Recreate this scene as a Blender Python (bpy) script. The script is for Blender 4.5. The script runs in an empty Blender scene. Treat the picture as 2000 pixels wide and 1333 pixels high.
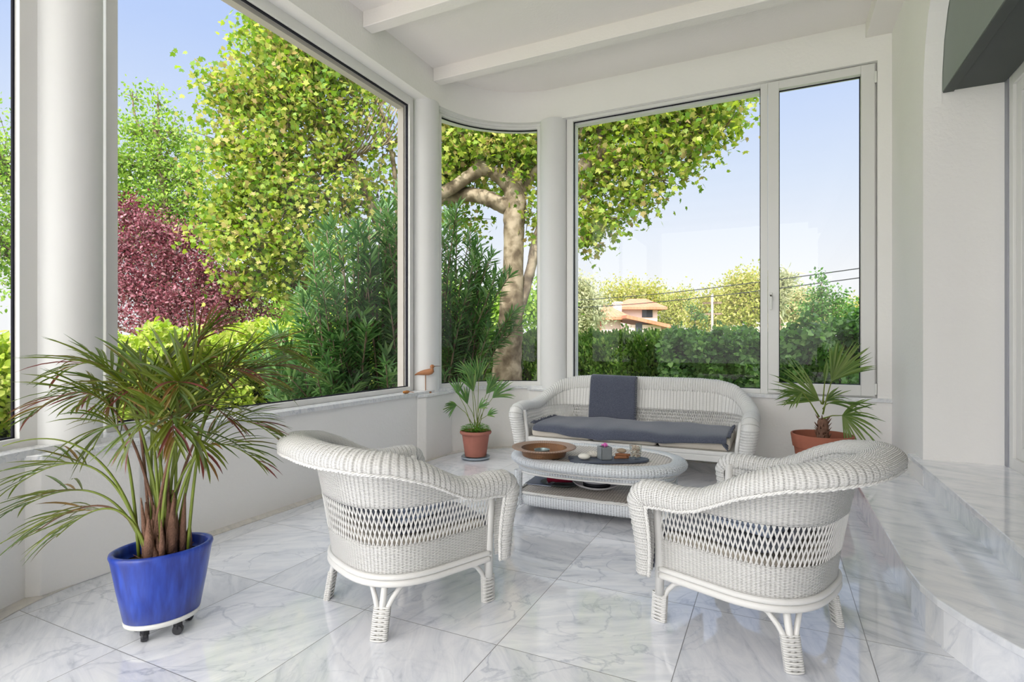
import bpy, bmesh, math, random
import numpy as np
from mathutils import Vector, Matrix

# ------------------------------------------------------------------ camera, sky, sun
SC = bpy.context.scene
COL = SC.collection
F = 1075.7; PX0 = 1000.0; PY0 = 666.5; HC = 1.09; CA = math.radians(25.45)
CC, CS = math.cos(CA), math.sin(CA)
cam_d = bpy.data.cameras.new('camera'); cam = bpy.data.objects.new('camera', cam_d); COL.objects.link(cam)
cam.location = (0, 0, HC); cam.rotation_euler = (math.pi / 2, 0, CA)
cam_d.sensor_width = 36; cam_d.lens = F * 36 / 2000; cam_d.clip_start = 0.02; cam_d.clip_end = 500
SC.camera = cam
SC.view_settings.view_transform = 'Standard'; SC.view_settings.look = 'None'
SC.view_settings.gamma = 1.0; SC.view_settings.use_curve_mapping = False
SC.view_settings.exposure = 0.0

W = bpy.data.worlds.new('sky'); SC.world = W; W.use_nodes = True
wn = W.node_tree.nodes; wl = W.node_tree.links
for n in list(wn): wn.remove(n)
wo = wn.new('ShaderNodeOutputWorld'); bg = wn.new('ShaderNodeBackground'); tc = wn.new('ShaderNodeTexCoord')
sp = wn.new('ShaderNodeSeparateXYZ'); cr = wn.new('ShaderNodeValToRGB')
wl.new(tc.outputs['Generated'], sp.inputs[0]); wl.new(sp.outputs['Z'], cr.inputs[0])
e = cr.color_ramp.elements
e[0].position = 0.0; e[0].color = (0.98, 0.98, 1.0, 1)
e[1].position = 1.0; e[1].color = (0.30, 0.48, 0.95, 1)
for p_, c_ in ((0.10, (0.96, 0.97, 1.0, 1)), (0.26, (0.74, 0.83, 1.0, 1)), (0.45, (0.52, 0.66, 1.0, 1))):
    k = e.new(p_); k.color = c_
wl.new(cr.outputs[0], bg.inputs[0]); wl.new(bg.outputs[0], wo.inputs[0])

SUN_EL, SUN_AZ = math.radians(47), math.radians(-15)          # azimuth of the sun seen from the place, from -Y towards +X
sd = bpy.data.lights.new('sun', 'SUN'); sd.energy = 5.6; sd.angle = math.radians(0.6); sd.color = (1.0, 0.97, 0.93)
sun = bpy.data.objects.new('sun', sd); COL.objects.link(sun)
sdir = Vector((-math.sin(SUN_AZ) * math.cos(SUN_EL), -math.cos(SUN_AZ) * math.cos(SUN_EL), math.sin(SUN_EL)))
# the sky is brighter towards the sun and along the horizon
dt = wn.new('ShaderNodeVectorMath'); dt.operation = 'DOT_PRODUCT'; wl.new(tc.outputs['Generated'], dt.inputs[0]); dt.inputs[1].default_value = sdir
def wm(op, a, b):
    n_ = wn.new('ShaderNodeMath'); n_.operation = op
    for i_, v_ in enumerate((a, b)):
        if isinstance(v_, (int, float)): n_.inputs[i_].default_value = v_
        else: wl.new(v_, n_.inputs[i_])
    return n_.outputs[0]
glow = wm('POWER', wm('MAXIMUM', dt.outputs['Value'], 0.0), 2.0)
wl.new(wm('ADD', 1.0, wm('MULTIPLY', glow, 5.2)), bg.inputs[1])
gm = wn.new('ShaderNodeMixRGB'); wl.new(wm('MINIMUM', wm('MULTIPLY', glow, 2.5), 1.0), gm.inputs[0]); wl.new(cr.outputs[0], gm.inputs[1]); gm.inputs[2].default_value = (1.0, 0.985, 0.97, 1); wl.new(gm.outputs[0], bg.inputs[0])
sun.rotation_euler = sdir.to_track_quat('Z', 'Y').to_euler(); sun.location = (0, -10, 12)

rng = np.random.default_rng(7); random.seed(7)

def at(px, py, D):
    """world point seen at photo pixel (px,py) at depth D in front of the viewpoint"""
    L = (px - PX0) / F * D
    return Vector((CC * L - CS * D, CS * L + CC * D, HC + (PY0 - py) / F * D))

# ------------------------------------------------------------------ object helpers
def tag(o, label=None, cat=None, group=None, kind=None):
    if label: o['label'] = label
    if cat: o['category'] = cat
    if group: o['group'] = group
    if kind: o['kind'] = kind
    return o

def empty(name, loc=(0, 0, 0), rz=0.0, label=None, cat=None, group=None):
    o = bpy.data.objects.new(name, None); COL.objects.link(o)
    o.location = loc; o.rotation_euler = (0, 0, rz); o.empty_display_size = 0.05
    return tag(o, label, cat, group)

def copy_tree(o, parent=None):
    c = o.copy(); COL.objects.link(c); c.parent = parent
    for ch in o.children: copy_tree(ch, c)
    return c

class MB:
    """collects shapes, links them as one mesh object"""
    def __init__(s): s.v = []; s.f = []; s.uv = []; s.hasuv = False
    def add(s, V, Fc, UV=None):
        b = len(s.v); s.v += [tuple(p) for p in V]
        for i, f in enumerate(Fc):
            s.f.append(tuple(b + k for k in f))
            if UV is not None: s.uv.append([UV[k] for k in f]); s.hasuv = True
            else: s.uv.append([(0, 0)] * len(f))
        return s
    def box(s, x0, x1, y0, y1, z0, z1):
        V = [(x, y, z) for z in (z0, z1) for y in (y0, y1) for x in (x0, x1)]
        return s.add(V, [(0, 2, 3, 1), (4, 5, 7, 6), (0, 1, 5, 4), (2, 6, 7, 3), (0, 4, 6, 2), (1, 3, 7, 5)])
    def obox(s, c, d, half_len, half_w, z0, z1):
        """box oriented along direction d in plan"""
        d = Vector((d[0], d[1], 0)).normalized(); n = Vector((-d.y, d.x, 0)); c = Vector((c[0], c[1], 0))
        P = [c - d * half_len - n * half_w, c + d * half_len - n * half_w, c + d * half_len + n * half_w, c - d * half_len + n * half_w]
        return s.prism([(p.x, p.y) for p in P], z0, z1)
    def prism(s, poly, z0, z1):
        n = len(poly); V = [(x, y, z0) for x, y in poly] + [(x, y, z1) for x, y in poly]
        A = sum(poly[i][0] * poly[(i + 1) % n][1] - poly[(i + 1) % n][0] * poly[i][1] for i in range(n))
        Fc = [tuple(range(n - 1, -1, -1)), tuple(range(n, 2 * n))] + [(i, (i + 1) % n, n + (i + 1) % n, n + i) for i in range(n)]
        if A < 0: Fc = [tuple(reversed(f)) for f in Fc]
        return s.add(V, Fc)
    def lathe(s, prof, c=(0, 0, 0), seg=32, sx=1, sy=1, rz=0):
        V = []; Fc = []; m = len(prof); cr_, sr_ = math.cos(rz), math.sin(rz)
        for k in range(seg):
            a = 2 * math.pi * k / seg
            for r, z in prof:
                x, y = r * math.cos(a) * sx, r * math.sin(a) * sy
                V.append((c[0] + x * cr_ - y * sr_, c[1] + x * sr_ + y * cr_, c[2] + z))
        for k in range(seg):
            k2 = (k + 1) % seg
            for j in range(m - 1): Fc.append((k * m + j, k2 * m + j, k2 * m + j + 1, k * m + j + 1))
        if prof[0][0] > 1e-6: Fc.append(tuple(k * m for k in reversed(range(seg))))
        if prof[-1][0] > 1e-6: Fc.append(tuple(k * m + m - 1 for k in range(seg)))
        return s.add(V, Fc)
    def tube(s, pts, r, seg=8, cap=True, flat=None):
        pts = [Vector(p) for p in pts]; n = len(pts)
        rr = r if isinstance(r, (list, tuple)) else [r] * n
        V = []; Fc = []; UV = []; N = None; ln = 0
        for i in range(n):
            t = (pts[min(i + 1, n - 1)] - pts[max(i - 1, 0)]).normalized()
            if N is None: N = t.orthogonal().normalized()
            N = (N - t * N.dot(t)); N = N.normalized() if N.length > 1e-6 else t.orthogonal().normalized()
            B = t.cross(N)
            if i: ln += (pts[i] - pts[i - 1]).length
            for k in range(seg):
                a = 2 * math.pi * k / seg
                V.append(pts[i] + (N * math.cos(a) + B * math.sin(a)) * rr[i]); UV.append((ln, k / seg * 2 * math.pi * rr[0]))
        for i in range(n - 1):
            for k in range(seg):
                k2 = (k + 1) % seg; Fc.append((i * seg + k, i * seg + k2, (i + 1) * seg + k2, (i + 1) * seg + k))
        if cap: Fc.append(tuple(reversed(range(seg)))); Fc.append(tuple((n - 1) * seg + k for k in range(seg)))
        return s.add(V, Fc, UV)
    def grid(s, P, UV=None, closed=False):
        """P[i][j] rows of points"""
        m = len(P[0]); V = [p for row in P for p in row]; U = [u for row in UV for u in row] if UV else None; n = len(P)
        Fc = [(i * m + j, i * m + (j + 1) % m, (i + 1) * m + (j + 1) % m, (i + 1) * m + j) for i in range(n - 1) for j in range(m if closed else m - 1)]
        return s.add(V, Fc, U)
    def ell(s, c, r, seg=16, rings=10, noise=0, seed=0):
        rd = random.Random(seed); V = []; Fc = []
        for i in range(rings + 1):
            th = math.pi * i / rings
            for k in range(seg):
                a = 2 * math.pi * k / seg; q = 1 + (rd.random() - .5) * noise
                V.append((c[0] + r[0] * math.sin(th) * math.cos(a) * q, c[1] + r[1] * math.sin(th) * math.sin(a) * q, c[2] + r[2] * math.cos(th) * q))
        for i in range(rings):
            for k in range(seg):
                k2 = (k + 1) % seg; Fc.append((i * seg + k, (i + 1) * seg + k, (i + 1) * seg + k2, i * seg + k2))
        return s.add(V, Fc)
    def build(s, name, mat, parent=None, smooth=False, bevel=0, solid=0, rec=False, sub=0, mats=None):
        me = bpy.data.meshes.new(name); me.from_pydata(s.v, [], s.f)
        if s.hasuv:
            uvl = me.uv_layers.new(name='uv'); flat = [c for f in s.uv for u in f for c in u]
            uvl.data.foreach_set('uv', flat)
        if rec:
            bm = bmesh.new(); bm.from_mesh(me); bmesh.ops.recalc_face_normals(bm, faces=bm.faces); bm.to_mesh(me); bm.free()
        if smooth: me.polygons.foreach_set('use_smooth', [True] * len(me.polygons))
        me.materials.append(mat); me.update()
        o = bpy.data.objects.new(name, me); COL.objects.link(o); o.parent = parent
        if solid: m = o.modifiers.new('solid', 'SOLIDIFY'); m.thickness = solid; m.offset = 0
        if bevel: m = o.modifiers.new('bevel', 'BEVEL'); m.width = bevel; m.segments = 3; m.limit_method = 'ANGLE'; m.angle_limit = 0.6
        if sub: m = o.modifiers.new('sub', 'SUBSURF'); m.levels = sub; m.render_levels = sub
        if smooth and bevel: me.shade_smooth() if hasattr(me, 'shade_smooth') else None
        return o

def autosmooth(o, deg=35):
    me = o.data; bm = bmesh.new(); bm.from_mesh(me)
    for ed in bm.edges:
        ed.smooth = len(ed.link_faces) == 2 and ed.calc_face_angle(0) < math.radians(deg)
    for f in bm.faces: f.smooth = True
    bm.to_mesh(me); bm.free(); return o

def structure(o, name=None):
    o['kind'] = 'structure'; return o

# ------------------------------------------------------------------ materials
def new_mat(name):
    m = bpy.data.materials.new(name); m.use_nodes = True
    nt = m.node_tree; b = nt.nodes['Principled BSDF']
    return m, nt, b
def nd(nt, t, **kw):
    n = nt.nodes.new('ShaderNode' + t)
    for k, v in kw.items(): setattr(n, k, v)
    return n
def mth(nt, op, a, b=None, c=None, clamp=False):
    n = nt.nodes.new('ShaderNodeMath'); n.operation = op; n.use_clamp = clamp
    for i, v in enumerate((a, b, c)):
        if v is None: continue
        if isinstance(v, (int, float)): n.inputs[i].default_value = v
        else: nt.links.new(v, n.inputs[i])
    return n.outputs[0]
def plain(name, col, rough=0.6, spec=0.5, metal=0.0, bump=0, bscale=80, var=0.0, vscale=6, coat=0):
    m, nt, b = new_mat(name); b.inputs['Roughness'].default_value = rough; b.inputs['Specular IOR Level'].default_value = spec
    b.inputs['Metallic'].default_value = metal; b.inputs['Coat Weight'].default_value = coat; b.inputs['Coat Roughness'].default_value = 0.08
    c = nd(nt, 'TexCoord'); no = nd(nt, 'TexNoise'); no.inputs['Scale'].default_value = vscale; no.inputs['Detail'].default_value = 5
    nt.links.new(c.outputs['Object'], no.inputs['Vector'])
    mx = nd(nt, 'MixRGB'); mx.inputs[1].default_value = (*[max(0, x * (1 - var)) for x in col], 1); mx.inputs[2].default_value = (*[min(1, x * (1 + var)) for x in col], 1)
    nt.links.new(no.outputs['Fac'], mx.inputs[0]); nt.links.new(mx.outputs[0], b.inputs['Base Color'])
    if bump:
        n2 = nd(nt, 'TexNoise'); n2.inputs['Scale'].default_value = bscale; n2.inputs['Detail'].default_value = 4
        nt.links.new(c.outputs['Object'], n2.inputs['Vector'])
        bp = nd(nt, 'Bump'); bp.inputs['Strength'].default_value = bump; bp.inputs['Distance'].default_value = 0.01
        nt.links.new(n2.outputs['Fac'], bp.inputs['Height']); nt.links.new(bp.outputs[0], b.inputs['Normal'])
    return m

M = {}
M['plaster'] = plain('white_plaster', (0.89, 0.87, 0.84), 0.75, 0.25, bump=0.25, bscale=45, var=0.02, vscale=3)
M['ceiling'] = plain('ceiling_paint', (0.90, 0.86, 0.82), 0.85, 0.1, bump=0.12, bscale=60, var=0.01)
M['column'] = plain('column_plaster', (0.76, 0.755, 0.745), 0.55, 0.4, bump=0.12, bscale=14, var=0.015)
M['frame'] = plain('white_window_lacquer', (0.76, 0.75, 0.725), 0.3, 0.5, var=0.01)
M['gasket'] = plain('dark_rubber', (0.012, 0.011, 0.02), 0.7, 0.2)
M['green'] = plain('sage_green_paint', (0.20, 0.235, 0.205), 0.45, 0.4, bump=0.05, bscale=90, var=0.06)
M['green_dark'] = plain('dark_green_underside', (0.075, 0.085, 0.078), 0.55, 0.3, var=0.06)  # darker green for the underside of the door housing
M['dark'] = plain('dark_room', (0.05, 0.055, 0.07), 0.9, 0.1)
M['grey_metal'] = plain('grey_metal', (0.35, 0.36, 0.40), 0.4, 0.5, metal=0.6)
M['render'] = plain('outer_render', (0.55, 0.50, 0.46), 0.9, 0.1)
M['terrace'] = plain('terrace_paving', (0.62, 0.57, 0.53), 0.9, 0.1, var=0.12, vscale=2)
M['grass'] = plain('lawn_green', (0.14, 0.22, 0.05), 0.95, 0.1, var=0.3, vscale=3)

def marble(name, tiled=True, scale=1.0, rough=0.07, base=(0.93, 0.94, 0.98), tone=1.0):
    m, nt, b = new_mat(name); L = nt.links.new
    tcn = nd(nt, 'TexCoord'); sp_ = nd(nt, 'SeparateXYZ'); L(tcn.outputs['Object'], sp_.inputs[0])
    if tiled:
        ux = mth(nt, 'DIVIDE', mth(nt, 'SUBTRACT', sp_.outputs[0], -0.297), 0.6)
        uy = mth(nt, 'DIVIDE', mth(nt, 'SUBTRACT', sp_.outputs[1], 1.155), 0.604)
        ix, iy = mth(nt, 'FLOOR', ux), mth(nt, 'FLOOR', uy)
        cb = nd(nt, 'CombineXYZ'); L(ix, cb.inputs[0]); L(iy, cb.inputs[1])
        wnz = nd(nt, 'TexWhiteNoise'); wnz.noise_dimensions = '3D'; L(cb.outputs[0], wnz.inputs['Vector'])
        fx, fy = mth(nt, 'FRACT', ux), mth(nt, 'FRACT', uy)
        ex = mth(nt, 'MINIMUM', fx, mth(nt, 'SUBTRACT', 1.0, fx)); ey = mth(nt, 'MINIMUM', fy, mth(nt, 'SUBTRACT', 1.0, fy))
        edge = mth(nt, 'MINIMUM', ex, ey)
        g = mth(nt, 'LESS_THAN', edge, 0.0024)
        rot = nd(nt, 'VectorRotate'); rot.rotation_type = 'Z_AXIS'; L(tcn.outputs['Object'], rot.inputs['Vector'])
        L(mth(nt, 'MULTIPLY', wnz.outputs['Value'], 3.1), rot.inputs['Angle'])
        ad = nd(nt, 'VectorMath', operation='ADD'); L(rot.outputs[0], ad.inputs[0])
        sc = nd(nt, 'VectorMath', operation='SCALE'); L(wnz.outputs['Color'], sc.inputs[0]); sc.inputs['Scale'].default_value = 17.0
        L(sc.outputs[0], ad.inputs[1]); vec = ad.outputs[0]
    else:
        mp0 = nd(nt, 'Mapping'); L(tcn.outputs['Object'], mp0.inputs[0]); mp0.inputs['Rotation'].default_value = (0.2, 0.4, 0.5); vec = mp0.outputs[0]
    # streaks
    mp = nd(nt, 'Mapping'); L(vec, mp.inputs[0]); mp.inputs['Scale'].default_value = (1.6 * scale, 6.5 * scale, 3 * scale)
    n1 = nd(nt, 'TexNoise'); n1.inputs['Scale'].default_value = 2.2; n1.inputs['Detail'].default_value = 9; n1.inputs['Roughness'].default_value = 0.66; n1.inputs['Distortion'].default_value = 0.9
    L(mp.outputs[0], n1.inputs['Vector'])
    r1 = nd(nt, 'ValToRGB'); el = r1.color_ramp.elements; el[0].position = 0.24; el[0].color = (0.55, 0.58, 0.63, 1); el[1].position = 0.60; el[1].color = (1, 1, 1, 1)
    k = el.new(0.42); k.color = (0.86, 0.875, 0.90, 1); L(n1.outputs['Fac'], r1.inputs[0])
    # thin veins
    n2 = nd(nt, 'TexNoise'); n2.inputs['Scale'].default_value = 2.6 * scale; n2.inputs['Detail'].default_value = 7; n2.inputs['Distortion'].default_value = 1.6
    L(vec, n2.inputs['Vector'])
    v = mth(nt, 'ABSOLUTE', mth(nt, 'SUBTRACT', n2.outputs['Fac'], 0.5))
    r2 = nd(nt, 'ValToRGB'); el = r2.color_ramp.elements; el[0].position = 0.0; el[0].color = (0.70, 0.72, 0.77, 1); el[1].position = 0.018; el[1].color = (1, 1, 1, 1); L(v, r2.inputs[0])
    n3 = nd(nt, 'TexNoise'); n3.inputs['Scale'].default_value = 1.3; L(vec, n3.inputs['Vector'])
    vm = mth(nt, 'MULTIPLY', mth(nt, 'SUBTRACT', n3.outputs['Fac'], 0.40, clamp=True), 4.0, clamp=True)
    mx = nd(nt, 'MixRGB', blend_type='MULTIPLY'); L(vm, mx.inputs[0]); L(r1.outputs[0], mx.inputs[1]); L(r2.outputs[0], mx.inputs[2])
    mb = nd(nt, 'MixRGB', blend_type='MULTIPLY'); mb.inputs[0].default_value = 1.0; mb.inputs[2].default_value = (*base, 1); L(mx.outputs[0], mb.inputs[1])
    out = mb.outputs[0]
    if tiled:
        tn = nd(nt, 'MixRGB', blend_type='MULTIPLY'); tn.inputs[0].default_value = 1; L(out, tn.inputs[1])
        tv = mth(nt, 'ADD', mth(nt, 'MULTIPLY', wnz.outputs['Value'], 0.16), 0.87); cb2 = nd(nt, 'CombineXYZ')
        for i in range(3): L(tv, cb2.inputs[i])
        L(cb2.outputs[0], tn.inputs[2]); out = tn.outputs[0]
        gm = nd(nt, 'MixRGB'); L(g, gm.inputs[0]); L(out, gm.inputs[1]); gm.inputs[2].default_value = (0.20, 0.20, 0.21, 1); out = gm.outputs[0]
        L(mth(nt, 'ADD', mth(nt, 'MULTIPLY', g, 0.4), rough), b.inputs['Roughness'])
    else: b.inputs['Roughness'].default_value = rough
    L(out, b.inputs['Base Color']); b.inputs['Specular IOR Level'].default_value = 0.9; b.inputs['Coat Weight'].default_value = 0.35; b.inputs['Coat Roughness'].default_value = 0.02
    nb = nd(nt, 'TexNoise'); nb.inputs['Scale'].default_value = 3; L(tcn.outputs['Object'], nb.inputs['Vector'])
    bp = nd(nt, 'Bump'); bp.inputs['Strength'].default_value = 0.03; bp.inputs['Distance'].default_value = 0.02; L(nb.outputs['Fac'], bp.inputs['Height']); L(bp.outputs[0], b.inputs['Normal'])
    return m
M['marble_floor'] = marble('marble_floor_tiles')
M['marble_slab'] = marble('marble_slab', tiled=False, scale=.8, base=(0.95, 0.955, 0.97))
M['marble_sill'] = marble('marble_sill', tiled=False, scale=2.5, rough=0.25, base=(0.80, 0.80, 0.80))
M['marble_skirt'] = marble('marble_beige', tiled=False, scale=1.4, rough=0.3, base=(0.70, 0.65, 0.58))

def glass_mat():
    m = bpy.data.materials.new('window_glass'); m.use_nodes = True; nt = m.node_tree; nt.nodes.clear(); L = nt.links.new
    o = nd(nt, 'OutputMaterial'); t = nd(nt, 'BsdfTransparent'); t.inputs[0].default_value = (0.97, 0.985, 0.98, 1)
    g = nd(nt, 'BsdfGlossy'); g.inputs['Roughness'].default_value = 0.0; lw_ = nd(nt, 'LayerWeight'); lw_.inputs['Blend'].default_value = 0.5
    fr = mth(nt, 'ADD', mth(nt, 'MULTIPLY', mth(nt, 'POWER', lw_.outputs['Facing'], 5.0), 0.9), 0.02)
    mx = nd(nt, 'MixShader'); L(fr, mx.inputs[0]); L(t.outputs[0], mx.inputs[1]); L(g.outputs[0], mx.inputs[2]); L(mx.outputs[0], o.inputs[0])
    return m
M['glass'] = glass_mat()

def weave(name, s=0.0146, p=0.0054, col=(0.76, 0.75, 0.725), holes=True, depth=0.0035, hole_w=0.42, var=0.05, rib=0, crev=0.8):
    """basket weave from the mesh's uv in metres: stakes every s along u, rows every p along v"""
    m, nt, b = new_mat(name); L = nt.links.new
    uv = nd(nt, 'UVMap'); uv.uv_map = 'uv'; sp_ = nd(nt, 'SeparateXYZ'); L(uv.outputs[0], sp_.inputs[0])
    vr = mth(nt, 'DIVIDE', sp_.outputs[1], p); row = mth(nt, 'FLOOR', vr); fv = mth(nt, 'FRACT', vr)
    q = mth(nt, 'SUBTRACT', mth(nt, 'MULTIPLY', fv, 2.0), 1.0); q2 = mth(nt, 'MULTIPLY', q, q)
    prof = mth(nt, 'SQRT', mth(nt, 'SUBTRACT', 1.0, q2, clamp=True))
    ph = mth(nt, 'MULTIPLY', mth(nt, 'ADD', mth(nt, 'DIVIDE', sp_.outputs[0], s), row), math.pi)
    w = mth(nt, 'COSINE', ph)
    h = mth(nt, 'ADD', mth(nt, 'MULTIPLY', prof, 0.6), mth(nt, 'MULTIPLY', w, 0.28))
    bp = nd(nt, 'Bump'); bp.inputs['Strength'].default_value = 1.0; bp.inputs['Distance'].default_value = depth; L(h, bp.inputs['Height']); L(bp.outputs[0], b.inputs['Normal'])
    if rib:
        rb_ = mth(nt, 'ABSOLUTE', mth(nt, 'SINE', mth(nt, 'MULTIPLY', sp_.outputs[0], math.pi / rib)))
        h = mth(nt, 'ADD', mth(nt, 'MULTIPLY', h, .5), mth(nt, 'MULTIPLY', mth(nt, 'POWER', rb_, .5), .7)); L(h, bp.inputs['Height'])
    b.inputs['Roughness'].default_value = 0.45
    tcn = nd(nt, 'TexCoord'); no = nd(nt, 'TexNoise'); no.inputs['Scale'].default_value = 7; no.inputs['Detail'].default_value = 4; L(tcn.outputs['Object'], no.inputs['Vector'])
    mx = nd(nt, 'MixRGB'); mx.inputs[1].default_value = (*[c * (1 - var) for c in col], 1); mx.inputs[2].default_value = (*[min(1, c * (1 + var)) for c in col], 1)
    L(no.outputs['Fac'], mx.inputs[0])
    # bare reed tint between strands, darkened in the colour for shade in the gaps
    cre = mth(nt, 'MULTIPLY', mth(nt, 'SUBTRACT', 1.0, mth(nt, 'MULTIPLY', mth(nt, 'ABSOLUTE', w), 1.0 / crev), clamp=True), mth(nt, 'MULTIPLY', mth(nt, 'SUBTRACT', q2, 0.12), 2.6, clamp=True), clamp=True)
    if rib: cre = mth(nt, 'MAXIMUM', mth(nt, 'MULTIPLY', cre, .35), mth(nt, 'MULTIPLY', mth(nt, 'LESS_THAN', rb_, 0.16), .55))  # grooves between the ribs are darkened in the colour too
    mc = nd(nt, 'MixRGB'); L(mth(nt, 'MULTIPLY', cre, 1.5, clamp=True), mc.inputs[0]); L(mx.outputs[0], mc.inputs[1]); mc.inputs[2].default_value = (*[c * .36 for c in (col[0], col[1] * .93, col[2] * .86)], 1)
    L(mc.outputs[0], b.inputs['Base Color'])
    if holes:
        a1 = mth(nt, 'LESS_THAN', mth(nt, 'ABSOLUTE', w), hole_w); a2 = mth(nt, 'GREATER_THAN', q2, 0.33)
        hole = mth(nt, 'MULTIPLY', a1, a2)
        L(mth(nt, 'SUBTRACT', 1.0, hole), b.inputs['Alpha'])
    return m
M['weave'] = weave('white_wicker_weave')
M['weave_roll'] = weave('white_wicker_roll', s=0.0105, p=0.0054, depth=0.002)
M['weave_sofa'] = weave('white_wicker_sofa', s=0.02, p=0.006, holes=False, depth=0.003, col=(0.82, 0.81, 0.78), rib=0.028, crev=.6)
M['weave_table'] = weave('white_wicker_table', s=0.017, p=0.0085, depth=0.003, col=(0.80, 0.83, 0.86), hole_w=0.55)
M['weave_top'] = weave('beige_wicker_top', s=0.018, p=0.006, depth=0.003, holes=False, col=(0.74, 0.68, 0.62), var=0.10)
M['cane'] = plain('white_painted_cane', (0.76, 0.75, 0.725), 0.35, 0.5, bump=0.1, bscale=40, var=0.03)

def fabric(name, c1, c2, scale=500, rough=0.95, sheen=0.3, bump=0.4):
    m, nt, b = new_mat(name); L = nt.links.new; tcn = nd(nt, 'TexCoord'); no = nd(nt, 'TexNoise'); no.inputs['Scale'].default_value = scale; no.inputs['Detail'].default_value = 3
    L(tcn.outputs['Object'], no.inputs['Vector']); mx = nd(nt, 'MixRGB'); mx.inputs[1].default_value = (*c1, 1); mx.inputs[2].default_value = (*c2, 1)
    rp = nd(nt, 'ValToRGB'); rp.color_ramp.elements[0].position = 0.35; rp.color_ramp.elements[1].position = 0.65; L(no.outputs['Fac'], rp.inputs[0])
    L(rp.outputs[0], mx.inputs[0]); L(mx.outputs[0], b.inputs['Base Color']); b.inputs['Roughness'].default_value = rough
    b.inputs['Sheen Weight'].default_value = sheen; b.inputs['Specular IOR Level'].default_value = 0.1
    bp = nd(nt, 'Bump'); bp.inputs['Strength'].default_value = bump; bp.inputs['Distance'].default_value = 0.002; L(no.outputs['Fac'], bp.inputs['Height']); L(bp.outputs[0], b.inputs['Normal'])
    return m
M['throw'] = fabric('slate_blue_wool', (0.055, 0.063, 0.092), (0.125, 0.135, 0.175), 260)
M['throw_light'] = fabric('pale_blue_wool', (0.27, 0.33, 0.45), (0.38, 0.44, 0.58), 260)
M['cushion'] = fabric('ecru_cotton', (0.60, 0.54, 0.46), (0.70, 0.64, 0.56), 700, sheen=0.1)

def leaf_mat(name, cols, rough=0.5, trans=0.45, spec=0.35):
    """foliage with a colour of its own on every leaf"""
    m = bpy.data.materials.new(name); m.use_nodes = True; nt = m.node_tree; b = nt.nodes['Principled BSDF']; L = nt.links.new
    ge = nd(nt, 'NewGeometry'); rp = nd(nt, 'ValToRGB'); el = rp.color_ramp.elements
    el[0].position = 0; el[0].color = (*cols[0], 1); el[1].position = 1; el[1].color = (*cols[-1], 1)
    for i, c in enumerate(cols[1:-1]): k = el.new((i + 1) / (len(cols) - 1)); k.color = (*c, 1)
    L(ge.outputs['Random Per Island'], rp.inputs[0]); L(rp.outputs[0], b.inputs['Base Color'])
    b.inputs['Roughness'].default_value = rough; b.inputs['Specular IOR Level'].default_value = spec
    tr = nd(nt, 'BsdfTranslucent'); hs = nd(nt, 'HueSaturation'); hs.inputs['Value'].default_value = 1.25; hs.inputs['Saturation'].default_value = 1.1
    L(rp.outputs[0], hs.inputs['Color']); L(hs.outputs[0], tr.inputs[0])
    mx = nd(nt, 'MixShader'); mx.inputs[0].default_value = trans; L(b.outputs[0], mx.inputs[1]); L(tr.outputs[0], mx.inputs[2])
    L(mx.outputs[0], nt.nodes['Material Output'].inputs[0]); return m
M['l_plane'] = leaf_mat('plane_leaves', [(0.10, 0.21, 0.025), (0.19, 0.31, 0.035), (0.30, 0.40, 0.05), (0.44, 0.48, 0.10), (0.42, 0.30, 0.14)])
M['l_oak'] = leaf_mat('oak_leaves', [(0.11, 0.23, 0.03), (0.19, 0.33, 0.05), (0.29, 0.42, 0.07), (0.40, 0.50, 0.13)])
M['l_plum'] = leaf_mat('plum_leaves', [(0.08, 0.014, 0.022), (0.17, 0.035, 0.05), (0.28, 0.09, 0.125), (0.46, 0.24, 0.28)], trans=0.3)
M['l_hedge'] = leaf_mat('bright_hedge_leaves', [(0.18, 0.29, 0.035), (0.31, 0.43, 0.05), (0.43, 0.52, 0.08), (0.60, 0.60, 0.20)])
M['l_olean'] = leaf_mat('oleander_leaves', [(0.05, 0.13, 0.035), (0.08, 0.19, 0.05), (0.13, 0.27, 0.07), (0.20, 0.33, 0.10)], trans=0.3, spec=0.6)
M['l_thuja'] = leaf_mat('dark_hedge_leaves', [(0.04, 0.10, 0.018), (0.08, 0.17, 0.03), (0.14, 0.26, 0.045), (0.22, 0.31, 0.08)])
M['l_ivy'] = leaf_mat('ivy_leaves', [(0.035, 0.10, 0.022), (0.065, 0.17, 0.03), (0.11, 0.25, 0.045), (0.20, 0.35, 0.09)], spec=0.6)
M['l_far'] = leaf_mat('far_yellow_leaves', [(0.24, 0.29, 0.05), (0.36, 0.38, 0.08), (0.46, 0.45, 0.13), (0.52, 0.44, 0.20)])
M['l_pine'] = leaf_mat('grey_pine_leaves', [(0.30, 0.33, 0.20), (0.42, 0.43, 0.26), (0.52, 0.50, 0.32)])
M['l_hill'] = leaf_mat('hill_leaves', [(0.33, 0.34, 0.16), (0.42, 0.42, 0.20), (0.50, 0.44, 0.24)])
M['l_palm'] = leaf_mat('areca_leaves', [(0.08, 0.13, 0.012), (0.13, 0.18, 0.018), (0.19, 0.22, 0.03), (0.09, 0.16, 0.04), (0.24, 0.15, 0.03), (0.22, 0.05, 0.045), (0.16, 0.20, 0.10)], trans=0.25, spec=0.6)
M['l_fan'] = leaf_mat('fan_palm_leaves', [(0.06, 0.13, 0.018), (0.11, 0.20, 0.03), (0.18, 0.27, 0.06), (0.22, 0.28, 0.09)], trans=0.25, spec=0.6)
M['l_fan2'] = leaf_mat('lady_palm_leaves', [(0.04, 0.12, 0.02), (0.07, 0.18, 0.03), (0.11, 0.26, 0.05), (0.19, 0.26, 0.06)], trans=0.25, spec=0.6)
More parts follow.
